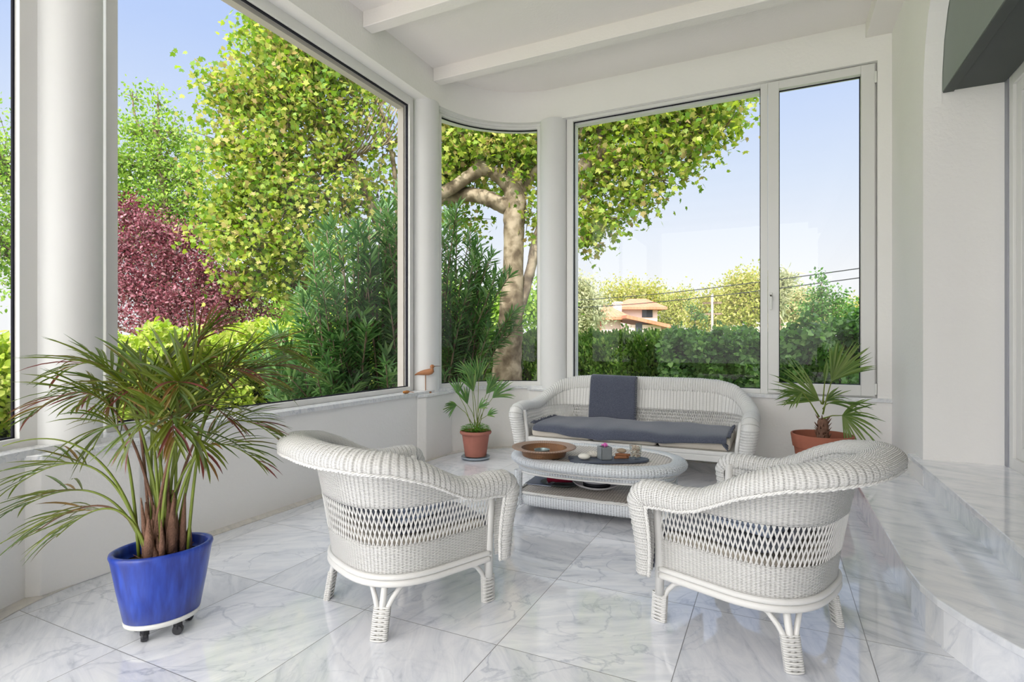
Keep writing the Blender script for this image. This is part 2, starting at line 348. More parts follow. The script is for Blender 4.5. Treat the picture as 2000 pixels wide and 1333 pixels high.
M['l_clover'] = leaf_mat('clover_leaves', [(0.10, 0.28, 0.02), (0.17, 0.40, 0.04)], trans=0.3)
M['stem_green'] = plain('green_stem', (0.17, 0.22, 0.03), 0.5, 0.4, var=0.3, vscale=20)
M['stem_brown'] = plain('brown_sheath', (0.20, 0.11, 0.075), 0.8, 0.2, bump=0.6, bscale=120, var=0.5, vscale=30)

def bark(name, c1, c2, c3, sc=5):
    m, nt, b = new_mat(name); L = nt.links.new; tcn = nd(nt, 'TexCoord'); vo = nd(nt, 'TexNoise'); vo.inputs['Scale'].default_value = sc; vo.inputs['Detail'].default_value = 7; vo.inputs['Distortion'].default_value = 0.25
    L(tcn.outputs['Object'], vo.inputs['Vector']); rp = nd(nt, 'ValToRGB'); el = rp.color_ramp.elements
    el[0].position = 0.36; el[0].color = (*c1, 1); el[1].position = 0.64; el[1].color = (*c3, 1); k = el.new(0.5); k.color = (*c2, 1)
    L(vo.outputs['Fac'], rp.inputs[0]); L(rp.outputs[0], b.inputs['Base Color']); b.inputs['Roughness'].default_value = 0.9; b.inputs['Specular IOR Level'].default_value = 0.1
    bp = nd(nt, 'Bump'); bp.inputs['Strength'].default_value = 0.8; bp.inputs['Distance'].default_value = 0.03; L(vo.outputs['Fac'], bp.inputs['Height']); L(bp.outputs[0], b.inputs['Normal']); return m
M['bark'] = bark('plane_bark', (0.10, 0.075, 0.05), (0.19, 0.15, 0.10), (0.34, 0.28, 0.20), 5)
M['bark_dark'] = bark('dark_bark', (0.10, 0.07, 0.05), (0.18, 0.13, 0.09), (0.26, 0.20, 0.15), 8)
M['terra'] = plain('terracotta', (0.38, 0.135, 0.085), 0.8, 0.2, bump=0.1, bscale=60, var=0.14, vscale=9)
M['terra2'] = plain('terracotta_rose', (0.42, 0.17, 0.13), 0.8, 0.2, bump=0.1, bscale=60, var=0.14, vscale=12)
M['soil'] = plain('soil', (0.075, 0.045, 0.03), 1.0, 0.05, bump=1.0, bscale=70, var=0.5, vscale=60)
def blue_glaze():
    m, nt, b = new_mat('blue_glaze'); L = nt.links.new; tcn = nd(nt, 'TexCoord'); mp = nd(nt, 'Mapping'); mp.inputs['Scale'].default_value = (30, 30, 4); L(tcn.outputs['Object'], mp.inputs[0])
    no = nd(nt, 'TexNoise'); no.inputs['Scale'].default_value = 1.5; no.inputs['Detail'].default_value = 6; L(mp.outputs[0], no.inputs['Vector'])
    rp = nd(nt, 'ValToRGB'); el = rp.color_ramp.elements; el[0].position = 0.3; el[0].color = (0.008, 0.026, 0.24, 1); el[1].position = 0.7; el[1].color = (0.022, 0.075, 0.50, 1); L(no.outputs['Fac'], rp.inputs[0])
    L(rp.outputs[0], b.inputs['Base Color']); b.inputs['Roughness'].default_value = 0.3; b.inputs['Coat Weight'].default_value = 0.25; b.inputs['Coat Roughness'].default_value = 0.08; return m
M['glaze'] = blue_glaze()
M['white_plastic'] = plain('white_plastic', (0.80, 0.80, 0.76), 0.4, 0.5)
M['black_plastic'] = plain('black_plastic', (0.015, 0.015, 0.02), 0.4, 0.5)
M['grey_glaze'] = plain('grey_blue_saucer', (0.34, 0.40, 0.46), 0.35, 0.5, var=0.15, vscale=20)
M['wood'] = plain('carved_brown_wood', (0.36, 0.15, 0.06), 0.45, 0.4, var=0.25, vscale=14)
M['amber'] = plain('amber_wood', (0.40, 0.15, 0.02), 0.25, 0.5, var=0.4, vscale=40)

# ------------------------------------------------------------------ the room
ZC = 3.66; ZF = 3.345; ZS = 0.63
AB = (-2.0, 4.35, 0.9)           # far rounded corner: centre and radius of the wall face
AA = (-2.0, 1.49, 0.9)           # near rounded corner
def arc(c, a0, a1, n, r=None):
    r = c[2] if r is None else r
    return [(c[0] + r * math.cos(math.radians(a0 + (a1 - a0) * i / n)), c[1] + r * math.sin(math.radians(a0 + (a1 - a0) * i / n))) for i in range(n + 1)]
YB = 5.25; XR = 0.845
def wall_path(off=0.0, near=True):
    """inner face of the outside wall, from the near end, round both corners, to the right inner corner"""
    P = []
    P += [(-1.75, -2.4 - 0) if False else (-2.25 - off, 0.2)] if False else []
    a = arc(AA, 238, 181, 14, AA[2] + off) if near else []
    P += a
    P += [(-2.9 - off, 1.49), (-2.9 - off, 4.35)]
    P += arc(AB, 179, 91, 24, AB[2] + off)
    P += [(-2.0, YB + off), (XR + (0.0 if off == 0 else 0.35), YB + off)]
    return P
def wall_strip(name, o0, o1, z0, z1, mat):
    A_, B_ = wall_path(o0), wall_path(o1); b = MB()
    b.grid([[(x, y, z0) for x, y in A_], [(x, y, z1) for x, y in A_]]); b.grid([[(x, y, z1) for x, y in B_], [(x, y, z0) for x, y in B_]])
    b.grid([[(x, y, z1) for x, y in A_], [(x, y, z1) for x, y in B_]]); b.grid([[(x, y, z0) for x, y in B_], [(x, y, z0) for x, y in A_]])
    for (xa, ya), (xb, yb) in ((A_[0], B_[0]), (A_[-1], B_[-1])): b.add([(xa, ya, z0), (xb, yb, z0), (xb, yb, z1), (xa, ya, z1)], [(0, 1, 2, 3)])
    o = b.build(name, mat, rec=True); autosmooth(o, 20); return o

# floor
b = MB(); b.box(-3.3, 4.5, -4.5, 5.6, -0.2, 0.0)
structure(b.build('floor', M['marble_floor']))
# low wall under the windows, sill, lintel band over them
lw = wall_strip('wall_left', 0.0, 0.30, 0.0, 0.60, M['plaster']); structure(lw)
sl = wall_strip('trim_1', -0.022, 0.16, 0.60, ZS, M['marble_sill']); structure(sl)
so = wall_strip('trim_2', 0.16, 0.36, 0.58, 0.625, M['marble_sill']); structure(so)
li = wall_strip('wall_back', 0.0, 0.30, ZF, 3.95, M['plaster']); structure(li)
# bevelled skirting of beige marble at the foot of the low wall
sk = wall_strip('baseboard_left', -0.075, 0.0, 0.0, 0.005, M['marble_skirt']); structure(sk)
# ceiling
b = MB(); b.box(-3.4, 1.3, -2.8, 5.6, ZC, ZC + 0.29); structure(b.build('ceiling', M['ceiling']))
for i, y in enumerate((4.42, 3.435, 2.45, 1.465, 0.48, -0.505, -1.49)):
    b = MB(); b.box(-2.9, 0.675, y - 0.055, y + 0.055, 3.541, ZC + 0.01); o = b.build('trim_%d' % (3 + i), M['ceiling'], bevel=0.006); structure(o)
b = MB(); b.box(0.667, XR + 0.01, -2.9, YB, 3.54, ZC + 0.01); structure(b.build('trim_10', M['ceiling'], bevel=0.006))

# pedestals and round columns
def pedestal(i, poly, slab):
    b = MB(); b.prism(poly, 0.0, 0.582); structure(b.build('wall_pedestal_%d' % i, M['plaster'], bevel=0.008))
    b = MB(); b.prism(slab, 0.582, 0.607); structure(b.build('trim_%d' % (10 + i), M['marble_sill'], bevel=0.004))
pedestal(1, [(-2.848, 4.175), (-2.848, 4.615), (-3.1, 4.66), (-3.1, 4.11), (-2.895, 4.11)], [(-2.828, 4.165), (-2.828, 4.635), (-3.1, 4.68), (-3.1, 4.09), (-2.88, 4.09)])
pedestal(2, [(-2.815, 1.252), (-2.815, 1.66), (-2.89, 1.72), (-3.1, 1.72), (-3.1, 1.14), (-2.852, 1.218)], [(-2.795, 1.25), (-2.795, 1.67), (-2.88, 1.74), (-3.1, 1.74), (-3.1, 1.12), (-2.835, 1.205)])
pedestal(3, [(-2.22, 5.197), (-1.80, 5.197), (-1.74, 5.3), (-1.74, 5.42), (-2.28, 5.42), (-2.28, 5.2)], [(-2.24, 5.178), (-1.79, 5.178), (-1.72, 5.3), (-1.72, 5.42), (-2.3, 5.42), (-2.3, 5.19)])
COLS = [((-3.015, 4.39), 0.140), ((-2.985, 1.432), 0.135), ((-2.055, 5.345), 0.150)]
for i, ((x, y), r) in enumerate(COLS):
    b = MB(); b.lathe([(r + .004, 0.606), (r + .004, 0.612), (r, 0.62), (r, ZF + 0.01)], (x, y, 0), 64)
    o = b.build('trim_%d' % (14 + i), M['column']); autosmooth(o); structure(o)

# windows
def frame_bar(bm_, p, q, w0, w1, z0, z1):
    """bar between plan points p,q ; outwards offset range w0..w1 to the outside (left of p->q)"""
    p = Vector((*p, 0)); q = Vector((*q, 0)); d = (q - p).normalized(); n = Vector((-d.y, d.x, 0))
    P = [p + n * w0, q + n * w0, q + n * w1, p + n * w1]; bm_.prism([(v.x, v.y) for v in P], z0, z1)

GX = -3.05   # glass plane of the left wall
# window 1 : big pane on the left wall
def straight_window(idx, p, q, zb, zt, fw=0.045, fb=0.045, ft=0.075, glass_name='pane'):
    root = empty('window_%d' % idx, (0, 0, 0)); root['kind'] = 'structure'
    p = Vector((*p, 0)); q = Vector((*q, 0)); d = (q - p).normalized()
    fr = MB()
    def bar(a, b_, z0, z1, w0=-0.025, w1=0.035): frame_bar(fr, (a.x, a.y), (b_.x, b_.y), w0, w1, z0, z1)
    bar(p, p + d * fw, zb, zt); bar(q - d * fw, q, zb, zt); bar(p + d * fw, q - d * fw, zb, zb + fb); bar(p + d * fw, q - d * fw, zt - ft, zt)
    # outer leaf of the wall seen past the glass
    fr.build('window_frame', M['frame'], root, bevel=0.003)
    fr = MB(); bar(p, p + d * (fw + .012), zb, zt, 0.0355, 0.10); bar(q - d * (fw + .018), q, zb, zt, 0.0355, 0.10); bar(p + d * (fw + .012), q - d * (fw + .018), zt - ft - .03, zt, 0.0355, 0.10)
    fr.build('outer_reveal', M['render'], root)
    g = MB(); t = 0.007
    a, c = p + d * fw, q - d * fw
    frame_bar(g, (a.x, a.y), ((a + d * t).x, (a + d * t).y), -0.004, 0.02, zb + fb, zt - ft)
    frame_bar(g, ((c - d * t).x, (c - d * t).y), (c.x, c.y), -0.004, 0.02, zb + fb, zt - ft)
    frame_bar(g, (a.x, a.y), (c.x, c.y), -0.004, 0.02, zb + fb, zb + fb + t); frame_bar(g, (a.x, a.y), (c.x, c.y), -0.004, 0.02, zt - ft - t, zt - ft)
    g.build('gasket', M['gasket'], root)
    gl = MB(); frame_bar(gl, (a.x, a.y), (c.x, c.y), 0.006, 0.007, zb + fb, zt - ft)
    P_ = [(a.x, a.y, zb + fb), (c.x, c.y, zb + fb), (c.x, c.y, zt - ft), (a.x, a.y, zt - ft)]
    gl = MB(); gl.add(P_, [(0, 1, 2, 3)]); gl.build(glass_name, M['glass'], root)
    return root
straight_window(1, (GX, 1.62), (GX, 4.225), ZS, ZF, fw=0.055, fb=0.04)
# rounded corner panes
def arc_window(idx, c, a0, a1, rg, zb, zt, n=20, end0=True, end1=True, wide1=1.0):
    root = empty('window_%d' % idx, (0, 0, 0)); root['kind'] = 'structure'
    def strip(b, r0, r1, z0, z1, aa=a0, ab=a1, k=n):
        I, O = arc(c, aa, ab, k, r0), arc(c, aa, ab, k, r1)
        loop = [[(x, y, z0) for x, y in I], [(x, y, z1) for x, y in I], [(x, y, z1) for x, y in O], [(x, y, z0) for x, y in O], [(x, y, z0) for x, y in I]]
        b.grid(loop)
        for j in (0, -1): b.add([loop[0][j], loop[1][j], loop[2][j], loop[3][j]], [(0, 1, 2, 3)])
    fr = MB(); strip(fr, rg - .03, rg + .03, zb, zb + .04); strip(fr, rg - .03, rg + .03, zt - .045, zt); strip(fr, rg - 0.045, rg + .03, zt - .022, zt)
    da = math.degrees(0.045 / rg) * (1 if a1 > a0 else -1)
    if end0: strip(fr, rg - .03, rg + .03, zb, zt, a0, a0 + da, 2)
    if end1: strip(fr, rg - .03, rg + (.03 if wide1 == 1 else .004), zb, zt, a1 - da * wide1, a1, 4)
    o = fr.build('window_frame', M['frame'], root, rec=True); autosmooth(o, 30)
    g = MB(); strip(g, rg - .004, rg + .012, zb + .04, zb + .047); strip(g, rg - .004, rg + .012, zt - .053, zt - .045)
    dg = math.degrees(0.008 / rg) * (1 if a1 > a0 else -1); strip(g, rg - .004, rg + .006, zb + .04, zt - .045, a1 - da * wide1 - dg, a1 - da * wide1, 1)
    o = g.build('gasket', M['gasket'], root, rec=True); autosmooth(o, 30)
    I = arc(c, a0, a1, n, rg); gl = MB(); gl.grid([[(x, y, zb + .04) for x, y in I], [(x, y, zt - .045) for x, y in I]]); gl.build('pane', M['glass'], root, smooth=True)
    return root
arc_window(2, AB, 169, 101, 1.0, ZS, ZF)
arc_window(3, AA, 238, 187, 1.0, ZS, ZF, wide1=3.3)
# back window: fixed pane and opening sash
root = empty('window_4'); root['kind'] = 'structure'
YG = 5.33
fr = MB(); f0, f1 = YG - .03, YG + .03
X0, X1, XM0, XM1 = -1.905, 0.748, -0.108, -0.05
fr.box(X0, X0 + .065, f0, f1, ZS, ZF); fr.box(X0 + .065, XM0, f0, f1, ZS, ZS + .04); fr.box(X0 + .065, XM0, f0, f1, ZF - .03, ZF); fr.box(XM0, XM1, f0, f1, ZS, ZF)
fr.box(XM1, X1 - .02, f0, f1, ZS, ZS + .02); fr.box(XM1, X1 - .02, f0, f1, ZF - .02, ZF); fr.box(X1 - .02, X1, f0, f1, ZS, ZF)
fr.box(X0, X0 + .075, f1 + .0005, f1 + .08, ZS, ZF); fr.box(X0 + .075, X1, f1 + .0005, f1 + .08, ZF - .05, ZF)
fr.build('window_frame', M['frame'], root, bevel=0.003)
def gask(b, x0, x1, z0, z1, y, t=0.006):
    b.box(x0, x0 + t, y - .004, y + .012, z0, z1); b.box(x1 - t, x1, y - .004, y + .012, z0, z1); b.box(x0, x1, y - .004, y + .012, z0, z0 + t); b.box(x0, x1, y - .004, y + .012, z1 - t, z1)
g = MB(); gask(g, X0 + .065, XM0, ZS + .04, ZF - .03, YG); g.build('gasket', M['gasket'], root)
g = MB(); g.add([(X0 + .065, YG, ZS + .04), (XM0, YG, ZS + .04), (XM0, YG, ZF - .03), (X0 + .065, YG, ZF - .03)], [(0, 1, 2, 3)]); g.build('pane', M['glass'], root)
fr = MB(); s0, s1 = YG - .055, YG + .01; sx0, sx1, sz0, sz1 = XM1 + .002, X1 - .012, ZS + .012, ZF + .012 - .02
gx0, gx1, gz0, gz1 = 0.038, 0.640, 0.728, 3.268
fr.box(sx0, gx0, s0, s1, sz0, sz1); fr.box(gx1, sx1, s0, s1, sz0, sz1); fr.box(gx0, gx1, s0, s1, sz0, gz0); fr.box(gx0, gx1, s0, s1, gz1, sz1)
sash = fr.build('sash', M['frame'], root, bevel=0.003)
g = MB(); gask(g, gx0, gx1, gz0, gz1, YG); g.build('sash_gasket', M['gasket'], sash)
g = MB(); g.add([(gx0, YG, gz0), (gx1, YG, gz0), (gx1, YG, gz1), (gx0, YG, gz1)], [(0, 1, 2, 3)]); g.build('sash_pane', M['glass'], sash)
h = MB(); h.box(-.038, -.012, s0 - .012, s0, 1.44, 1.51); h.box(-.034, -.016, s0 - .045, s0 - .03, 1.36, 1.49); h.box(-.034, -.016, s0 - .045, s0, 1.47, 1.49)
h.build('window_handle', M['white_plastic'], sash, bevel=0.003)
for z in (0.70, 3.22):
    h = MB(); h.lathe([(0.009, -0.045), (0.009, 0.045)], (sx1 + .004, s0 - .006, z), 12); h.build('hinge', M['white_plastic'], sash)

# right wall: pier, spandrel of the arch, wall facing us with the terrace door
b = MB()
prof = []   # the opening's edge: straight jamb then springing arch (towards the viewer)
pts = [(4.235, 0.0), (4.235, 2.55), (4.22, 2.75), (4.18, 2.93), (4.10, 3.08), (3.98, 3.20), (3.80, 3.30), (3.55, 3.37), (3.2, 3.42), (-2.9, 3.42)]
poly = [(YB + .3, 0.0)] + pts + [(-2.9, 3.95), (YB + .3, 3.95)]
n = len(poly); xa, xb = XR, XR + 0.095
V = [(xa, y, z) for y, z in poly] + [(xb, y, z) for y, z in poly]
b.add(V, [tuple(range(n)), tuple(range(2 * n - 1, n - 1, -1))] + [(i, n + i, n + (i + 1) % n, (i + 1) % n) for i in range(n)])
structure(b.build('wall_right', M['plaster'], rec=True))
b = MB(); b.box(XR + .05, 1.25, 4.2352, 4.60, 0.0, 3.95); b.box(1.25, 4.5, 4.30, 4.60, 0.0, 3.95); b.box(1.25, 1.45, -4.5, -0.6, 0, 3.95); b.box(1.25, 1.45, -.6, 4.3, 2.66, 3.95)
b.box(0.75, 1.2, YB - .001, 5.55, 0.0, 3.95); structure(b.build('wall_door', M['plaster']))
# steps
def steps(name, x0, x1, y1, z0, z1, ynear, nose, mat):
    b = MB()
    rr = 0.16
    def outline(g_):
        P = [(x1, y1 - 0.0)]
        for a in range(90, 181, 15): P.append((x0 - g_ + 0.10 + 0.10 * math.cos(math.radians(a)), y1 - 0.10 + 0.10 * math.sin(math.radians(a))))
        P += [(x0 - g_, ynear + 0.35), (x0 - g_ + .012, ynear + .18), (x0 - g_ + .04, ynear + .06), (x0 - g_ + .09, ynear - .06), (x0 - g_ + .17, ynear - .2), (x0 - g_ + .4, ynear - .55), (x1, ynear - 1.2)]
        return P
    b.prism(outline(0), z0, z1 - 0.028); r_ = b.build(name + '', M['marble_slab'], rec=True)
    b = MB(); b.prism(outline(nose), z1 - 0.028, z1); t_ = b.build(name + '_tread', M['marble_slab'], rec=True, bevel=0.004)
    return r_, t_
s1_, t1_ = steps('floor_step', 0.50, 1.0, 4.73, 0.0, 0.175, 2.35, 0.018, None); structure(s1_); structure(t1_); s1_.name = 'floor_step_1'; t1_.name = 'trim_20'
b = MB(); b.prism([(0.847, 4.42), (0.847, -4.4), (4.4, -4.4), (4.4, 4.236), (0.95, 4.236), (0.95, 4.42)], 0.0, 0.317); structure(b.build('floor_landing', M['marble_slab'], rec=True))
b = MB(); b.prism([(0.80, 4.425), (0.80, -4.4), (4.4, -4.4), (4.4, 4.235), (0.845, 4.235), (0.845, 4.425)], 0.317, 0.345); structure(b.build('trim_21', M['marble_slab'], rec=True, bevel=0.004))
# green housing over the door
b = MB(); b.box(0.942, 0.965, -4.3, 4.233, 2.636, 3.5); b.box(0.965, 1.25, -4.3, 4.233, 2.655, 3.5)
hs = b.build('trim_22', M['green'], bevel=0.003); structure(hs)
b = MB(); b.box(0.945, 1.0, -4.3, 4.232, 2.628, 2.6365); b.box(1.0, 1.245, -4.3, 4.232, 2.6365, 2.656); structure(b.build('trim_23', M['green_dark'], bevel=0.002))
# terrace door
root = empty('door_1', (1.25, 4.2, 0.345)); root['kind'] = 'structure'
def loc(b_, name, mat, par, **k):
    o = b_.build(name, mat, par, **k); o.location = -Vector(par_world(par)); return o
def par_world(p):
    v = Vector(p.location)
    while p.parent is not None: p = p.parent; v = v + Vector(p.location)
    return v
b = MB(); b.box(1.243, 1.262, 4.19, 4.235, 0.345, 2.655); loc(b, 'shutter_rail', M['grey_metal'], root)
b = MB(); b.box(1.25, 1.32, 4.13, 4.19, 0.345, 2.655); b.box(1.25, 1.32, -.6, 4.13, 0.345, 0.41); b.box(1.25, 1.32, -.6, 4.13, 2.58, 2.655); loc(b, 'door_frame', M['frame'], root, bevel=0.003)
for k, (y0, y1) in enumerate(((2.6, 4.129), (1.1, 2.62), (-.5, 1.12))):
    b = MB(); x = 1.265 + 0.02 * (k % 2)
    b.box(x, x + .03, y0, y0 + .07, .41, 2.58); b.box(x, x + .03, y1 - .07, y1, .41, 2.58); b.box(x, x + .03, y0 + .07, y1 - .07, .41, .48); b.box(x, x + .03, y0 + .07, y1 - .07, 2.51, 2.58)
    o = loc(b, 'door_leaf', M['frame'], root, bevel=0.003)
    g = MB(); g.add([(x + .015, y0 + .07, .48), (x + .015, y1 - .07, .48), (x + .015, y1 - .07, 2.51), (x + .015, y0 + .07, 2.51)], [(0, 1, 2, 3)])
    o2 = g.build('pane', M['glass'], o)
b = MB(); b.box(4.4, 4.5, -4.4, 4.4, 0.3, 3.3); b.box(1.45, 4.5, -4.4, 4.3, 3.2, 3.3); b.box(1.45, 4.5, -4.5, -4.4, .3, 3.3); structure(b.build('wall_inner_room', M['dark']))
# the near end of the veranda, out of frame: low wall, posts, and a block added overhead
b = MB(); b.box(-2.75, -2.45, -2.9, .72, ZF, 3.95); b.box(-2.75, -2.45, -2.9, -2.6, 0.0, ZF)
structure(b.build('wall_front', M['plaster']))
b = MB(); b.box(-1.2, 6.0, -2.6, 5.5, 3.95, 5.35); structure(b.build('upper_shade_block', M['render']))  # unseen upper storey, added to cast shade on the back hedge
b = MB(); b.box(-3.5, 1.6, -2.8, 5.75, 3.95, 4.05); structure(b.build('unseen_roof_eave', M['render']))  # unseen near eave shaped to keep sun off the floor in view
b = MB(); b.box(-9.0, 8, -14, 9.0, -0.45, -0.30); structure(b.build('floor_terrace', M['terrace']))
b = MB(); b.box(-120, 120, -30, 160, -0.9, -0.46); structure(b.build('floor_garden', M['grass']))
#%%PART2%%
# ------------------------------------------------------------------ wicker seats (armchair and sofa share one builder)
def wicker_seat(root, wb, yf, yb, rx, ry, pw, ztop, flare, rad, rbf, drop, nlat, weave_m, roll_m, zrail=0.225, lat=(0.34, 0.480), nseg=240, roll_end=(203, 222)):
    """wb half width, yf/yb front and rear of the base, rx/ry rear corner radii; ztop/flare/rad/rbf functions of q (0 back centre .. 1 arm front)"""
    # base path in plan, by dense sampling then arc length
    P = [(-wb, yf - (yf - (yb + ry)) * i / 40) for i in range(40)]
    for i in range(41):
        a = math.pi / 2 * i / 40; P.append((-wb + rx - rx * math.cos(a) ** pw, yb + ry - ry * math.sin(a) ** pw))
    if wb > rx + 1e-3:
        P += [(-wb + rx + (wb - rx) * i / 30, yb) for i in range(1, 31)]
    P += [(-x, y) for x, y in reversed(P[:-1])]
    P = [Vector((x, y, 0)) for x, y in P]; S = [0]
    for i in range(1, len(P)): S.append(S[-1] + (P[i] - P[i - 1]).length)
    Ltot = S[-1]
    def base(t):
        s = min(max(t, 0), 1) * Ltot; i = int(np.searchsorted(S, s)) if s > 0 else 1; i = min(max(i, 1), len(P) - 1)
        f = (s - S[i - 1]) / max(1e-9, S[i] - S[i - 1]); p = P[i - 1].lerp(P[i], f)
        return p
    def frame(t):
        e_ = 0.012; d = (base(min(1, t + e_)) - base(max(0, t - e_))).normalized(); return base(t), Vector((-d.y, d.x, 0)) * -1
    # outward normal: path runs left front -> rear -> right front (counter-clockwise seen from above), outside is to its right
    def q_of(t): return abs(t - .5) * 2
    def wall(t, z):
        p, n = frame(t); q = q_of(t); zt = ztop(q); h = max(0.0, (z - zrail) / (zt - zrail)); o = flare(q) * h ** 1.25
        return Vector((p.x + n.x * o, p.y + n.y * o, z)), n
    N = nseg
    def band(name, zf0, zf1, rows):
        b = MB(); G = []; U = []
        for i in range(rows + 1):
            rowp = []; rowu = []
            for k in range(N + 1):
                t = k / N; z0, z1 = zf0(q_of(t)), zf1(q_of(t)); z = z0 + (z1 - z0) * i / rows
                rowp.append(wall(t, z)[0]); rowu.append((t * Ltot, z))
            G.append(rowp); U.append(rowu)
        b.grid(G, U); return b.build(name, weave_m, root, smooth=True, solid=0.004)
    band('lower_weave', lambda q: zrail, lambda q: lat[0], 6)
    band('upper_weave', lambda q: min(lat[1], ztop(q) - .012), lambda q: ztop(q) + .01, 10)
    # lattice strands
    b = MB(); sp_ = Ltot / nlat
    for i in range(-3, nlat + 3):
        for sg in (1, -1):
            for off in (-.085, .085):
                pts = []
                for j in range(6):
                    f = j / 5; t = (i + off + sg * (f - .5) * 2.4) * sp_ / Ltot
                    if t < 0 or t > 1: continue
                    z1 = min(lat[1], ztop(q_of(t)) - .012); z = lat[0] + (z1 - lat[0]) * f
                    p, n = wall(t, z); pts.append(p + n * (0.0015 * sg))
                if len(pts) > 2: b.tube(pts, 0.0016, 5, cap=False)
    b.build('lattice', M['cane'], root, smooth=True)
    # rolled edge: over the back, along the arms and down the arm fronts
    path = []
    tb = []
    for k in range(N + 1):
        t = k / N; p, n = wall(t, ztop(q_of(t))); path.append((p, n, Vector((0, 0, 1)), rad(q_of(t)), rbf(q_of(t)), roll_end[0] + (roll_end[1] - roll_end[0]) * smooth(q_of(t), .65, 1)))
    def tail(t, sgn):
        p, n = wall(t, ztop(1.0)); R = 0.036; out = []
        for a in range(15, 91, 15):
            A_ = math.radians(a); c = p + Vector((0, R * math.sin(A_), -R * (1 - math.cos(A_)))); out.append((c, n, Vector((0, math.sin(A_), math.cos(A_))), rad(1.0), rbf(1.0), roll_end[1]))
        p2 = out[-1][0]; L_ = p2.z - drop
        for i in range(1, 13):
            f = i / 12; c = p2 + Vector((-n.x * 0.0, 0.0 - .012 * math.sin(f * math.pi), -L_ * f)) - n * (flare(1.0) * f * .8)
            out.append((c, n, Vector((0, 1, 0)), rad(1.0) * (1 - .30 * f ** 1.5), rbf(1.0) * (1 - .35 * f), roll_end[1]))
        return out
    path = list(reversed(tail(0.0, -1))) + path + tail(1.0, 1)
    # resample by length
    cl = [0]
    for i in range(1, len(path)): cl.append(cl[-1] + (path[i][0] - path[i - 1][0]).length)
    tot = cl[-1]; nr = max(40, int(tot / 0.0035)); G = []; U = []; K = 20; lipA = []; lipB = []
    for i in range(nr + 1):
        s = tot * i / nr; j = min(max(int(np.searchsorted(cl, s)), 1), len(path) - 1); f = (s - cl[j - 1]) / max(1e-9, cl[j] - cl[j - 1])
        A_, B_ = path[j - 1], path[j]; c = A_[0].lerp(B_[0], f); n = A_[1].lerp(B_[1], f).normalized(); bb = A_[2].lerp(B_[2], f).normalized(); r = A_[3] * (1 - f) + B_[3] * f; rb = A_[4] * (1 - f) + B_[4] * f
        bulge = 0.0042 * abs(math.sin(math.pi * s / 0.021)) ; row = []; ru = []
        for k in range(K + 1):
            th = math.radians(-8 + (8 + (B_[5] if len(B_) > 5 else 228)) * k / K); rr = 1 + bulge / r
            # pear-shaped section: tall and close on the inside, rounder outside
            row.append(c + n * (r - r * rr * math.cos(th)) + bb * (rb * rr * math.sin(th) if th < math.pi else rb * 1.0 * rr * math.sin(th)))
            ru.append((s, k / K * math.radians(215) * (r + rb) / 2))
        G.append(row); U.append(ru); lipA.append(row[-1]); lipB.append((c - bb * 0.004 - n * .002, s))
    b = MB(); b.grid(G, U); b.build('rolled_edge', roll_m, root, smooth=True, solid=0.003)
    # braided lip
    b = MB()
    for ph in (0, math.pi * 2 / 3, math.pi * 4 / 3):
        pts = []
        for i, p in enumerate(lipA):
            s = tot * i / nr; a = ph + s / 0.032 * 2 * math.pi
            A_ = G[i]; n = (A_[-1] - A_[-2]).normalized(); m_ = (lipA[min(i + 1, nr)] - lipA[max(i - 1, 0)]).normalized(); o_ = n.cross(m_).normalized()
            pts.append(p + n * (0.004 + .0042 * math.cos(a)) + o_ * (.0042 * math.sin(a)))
        b.tube(pts[::2], 0.0040, 6)
    b.build('braid', M['cane'], root, smooth=True)
    # front posts
    for sx in (-1, 1):
        b = MB(); b.tube([(sx * (wb - .004), yf + .004, 0.12), (sx * (wb - .002), yf + .004, .3), (sx * (wb + flare(1.0) * .9), yf + .004, ztop(1.0) + .01)], 0.0165, 14); b.build('front_post', M['cane'], root, smooth=True)
    # rail round the seat
    b = MB()
    for (dz, do, r) in ((zrail - .002, 0.006, 0.011), (zrail - .026, 0.004, 0.0135)):
        pts = []
        for k in range(121):
            p, n = frame(k / 120); pts.append(Vector((p.x + n.x * do, p.y + n.y * do, dz)))
        b.tube(pts, r, 10)
    b.tube([(-wb, yf, zrail - .01), (wb, yf, zrail - .01)], 0.016, 10)
    b.build('seat_rail', M['cane'], root, smooth=True)
    return base, frame, Ltot

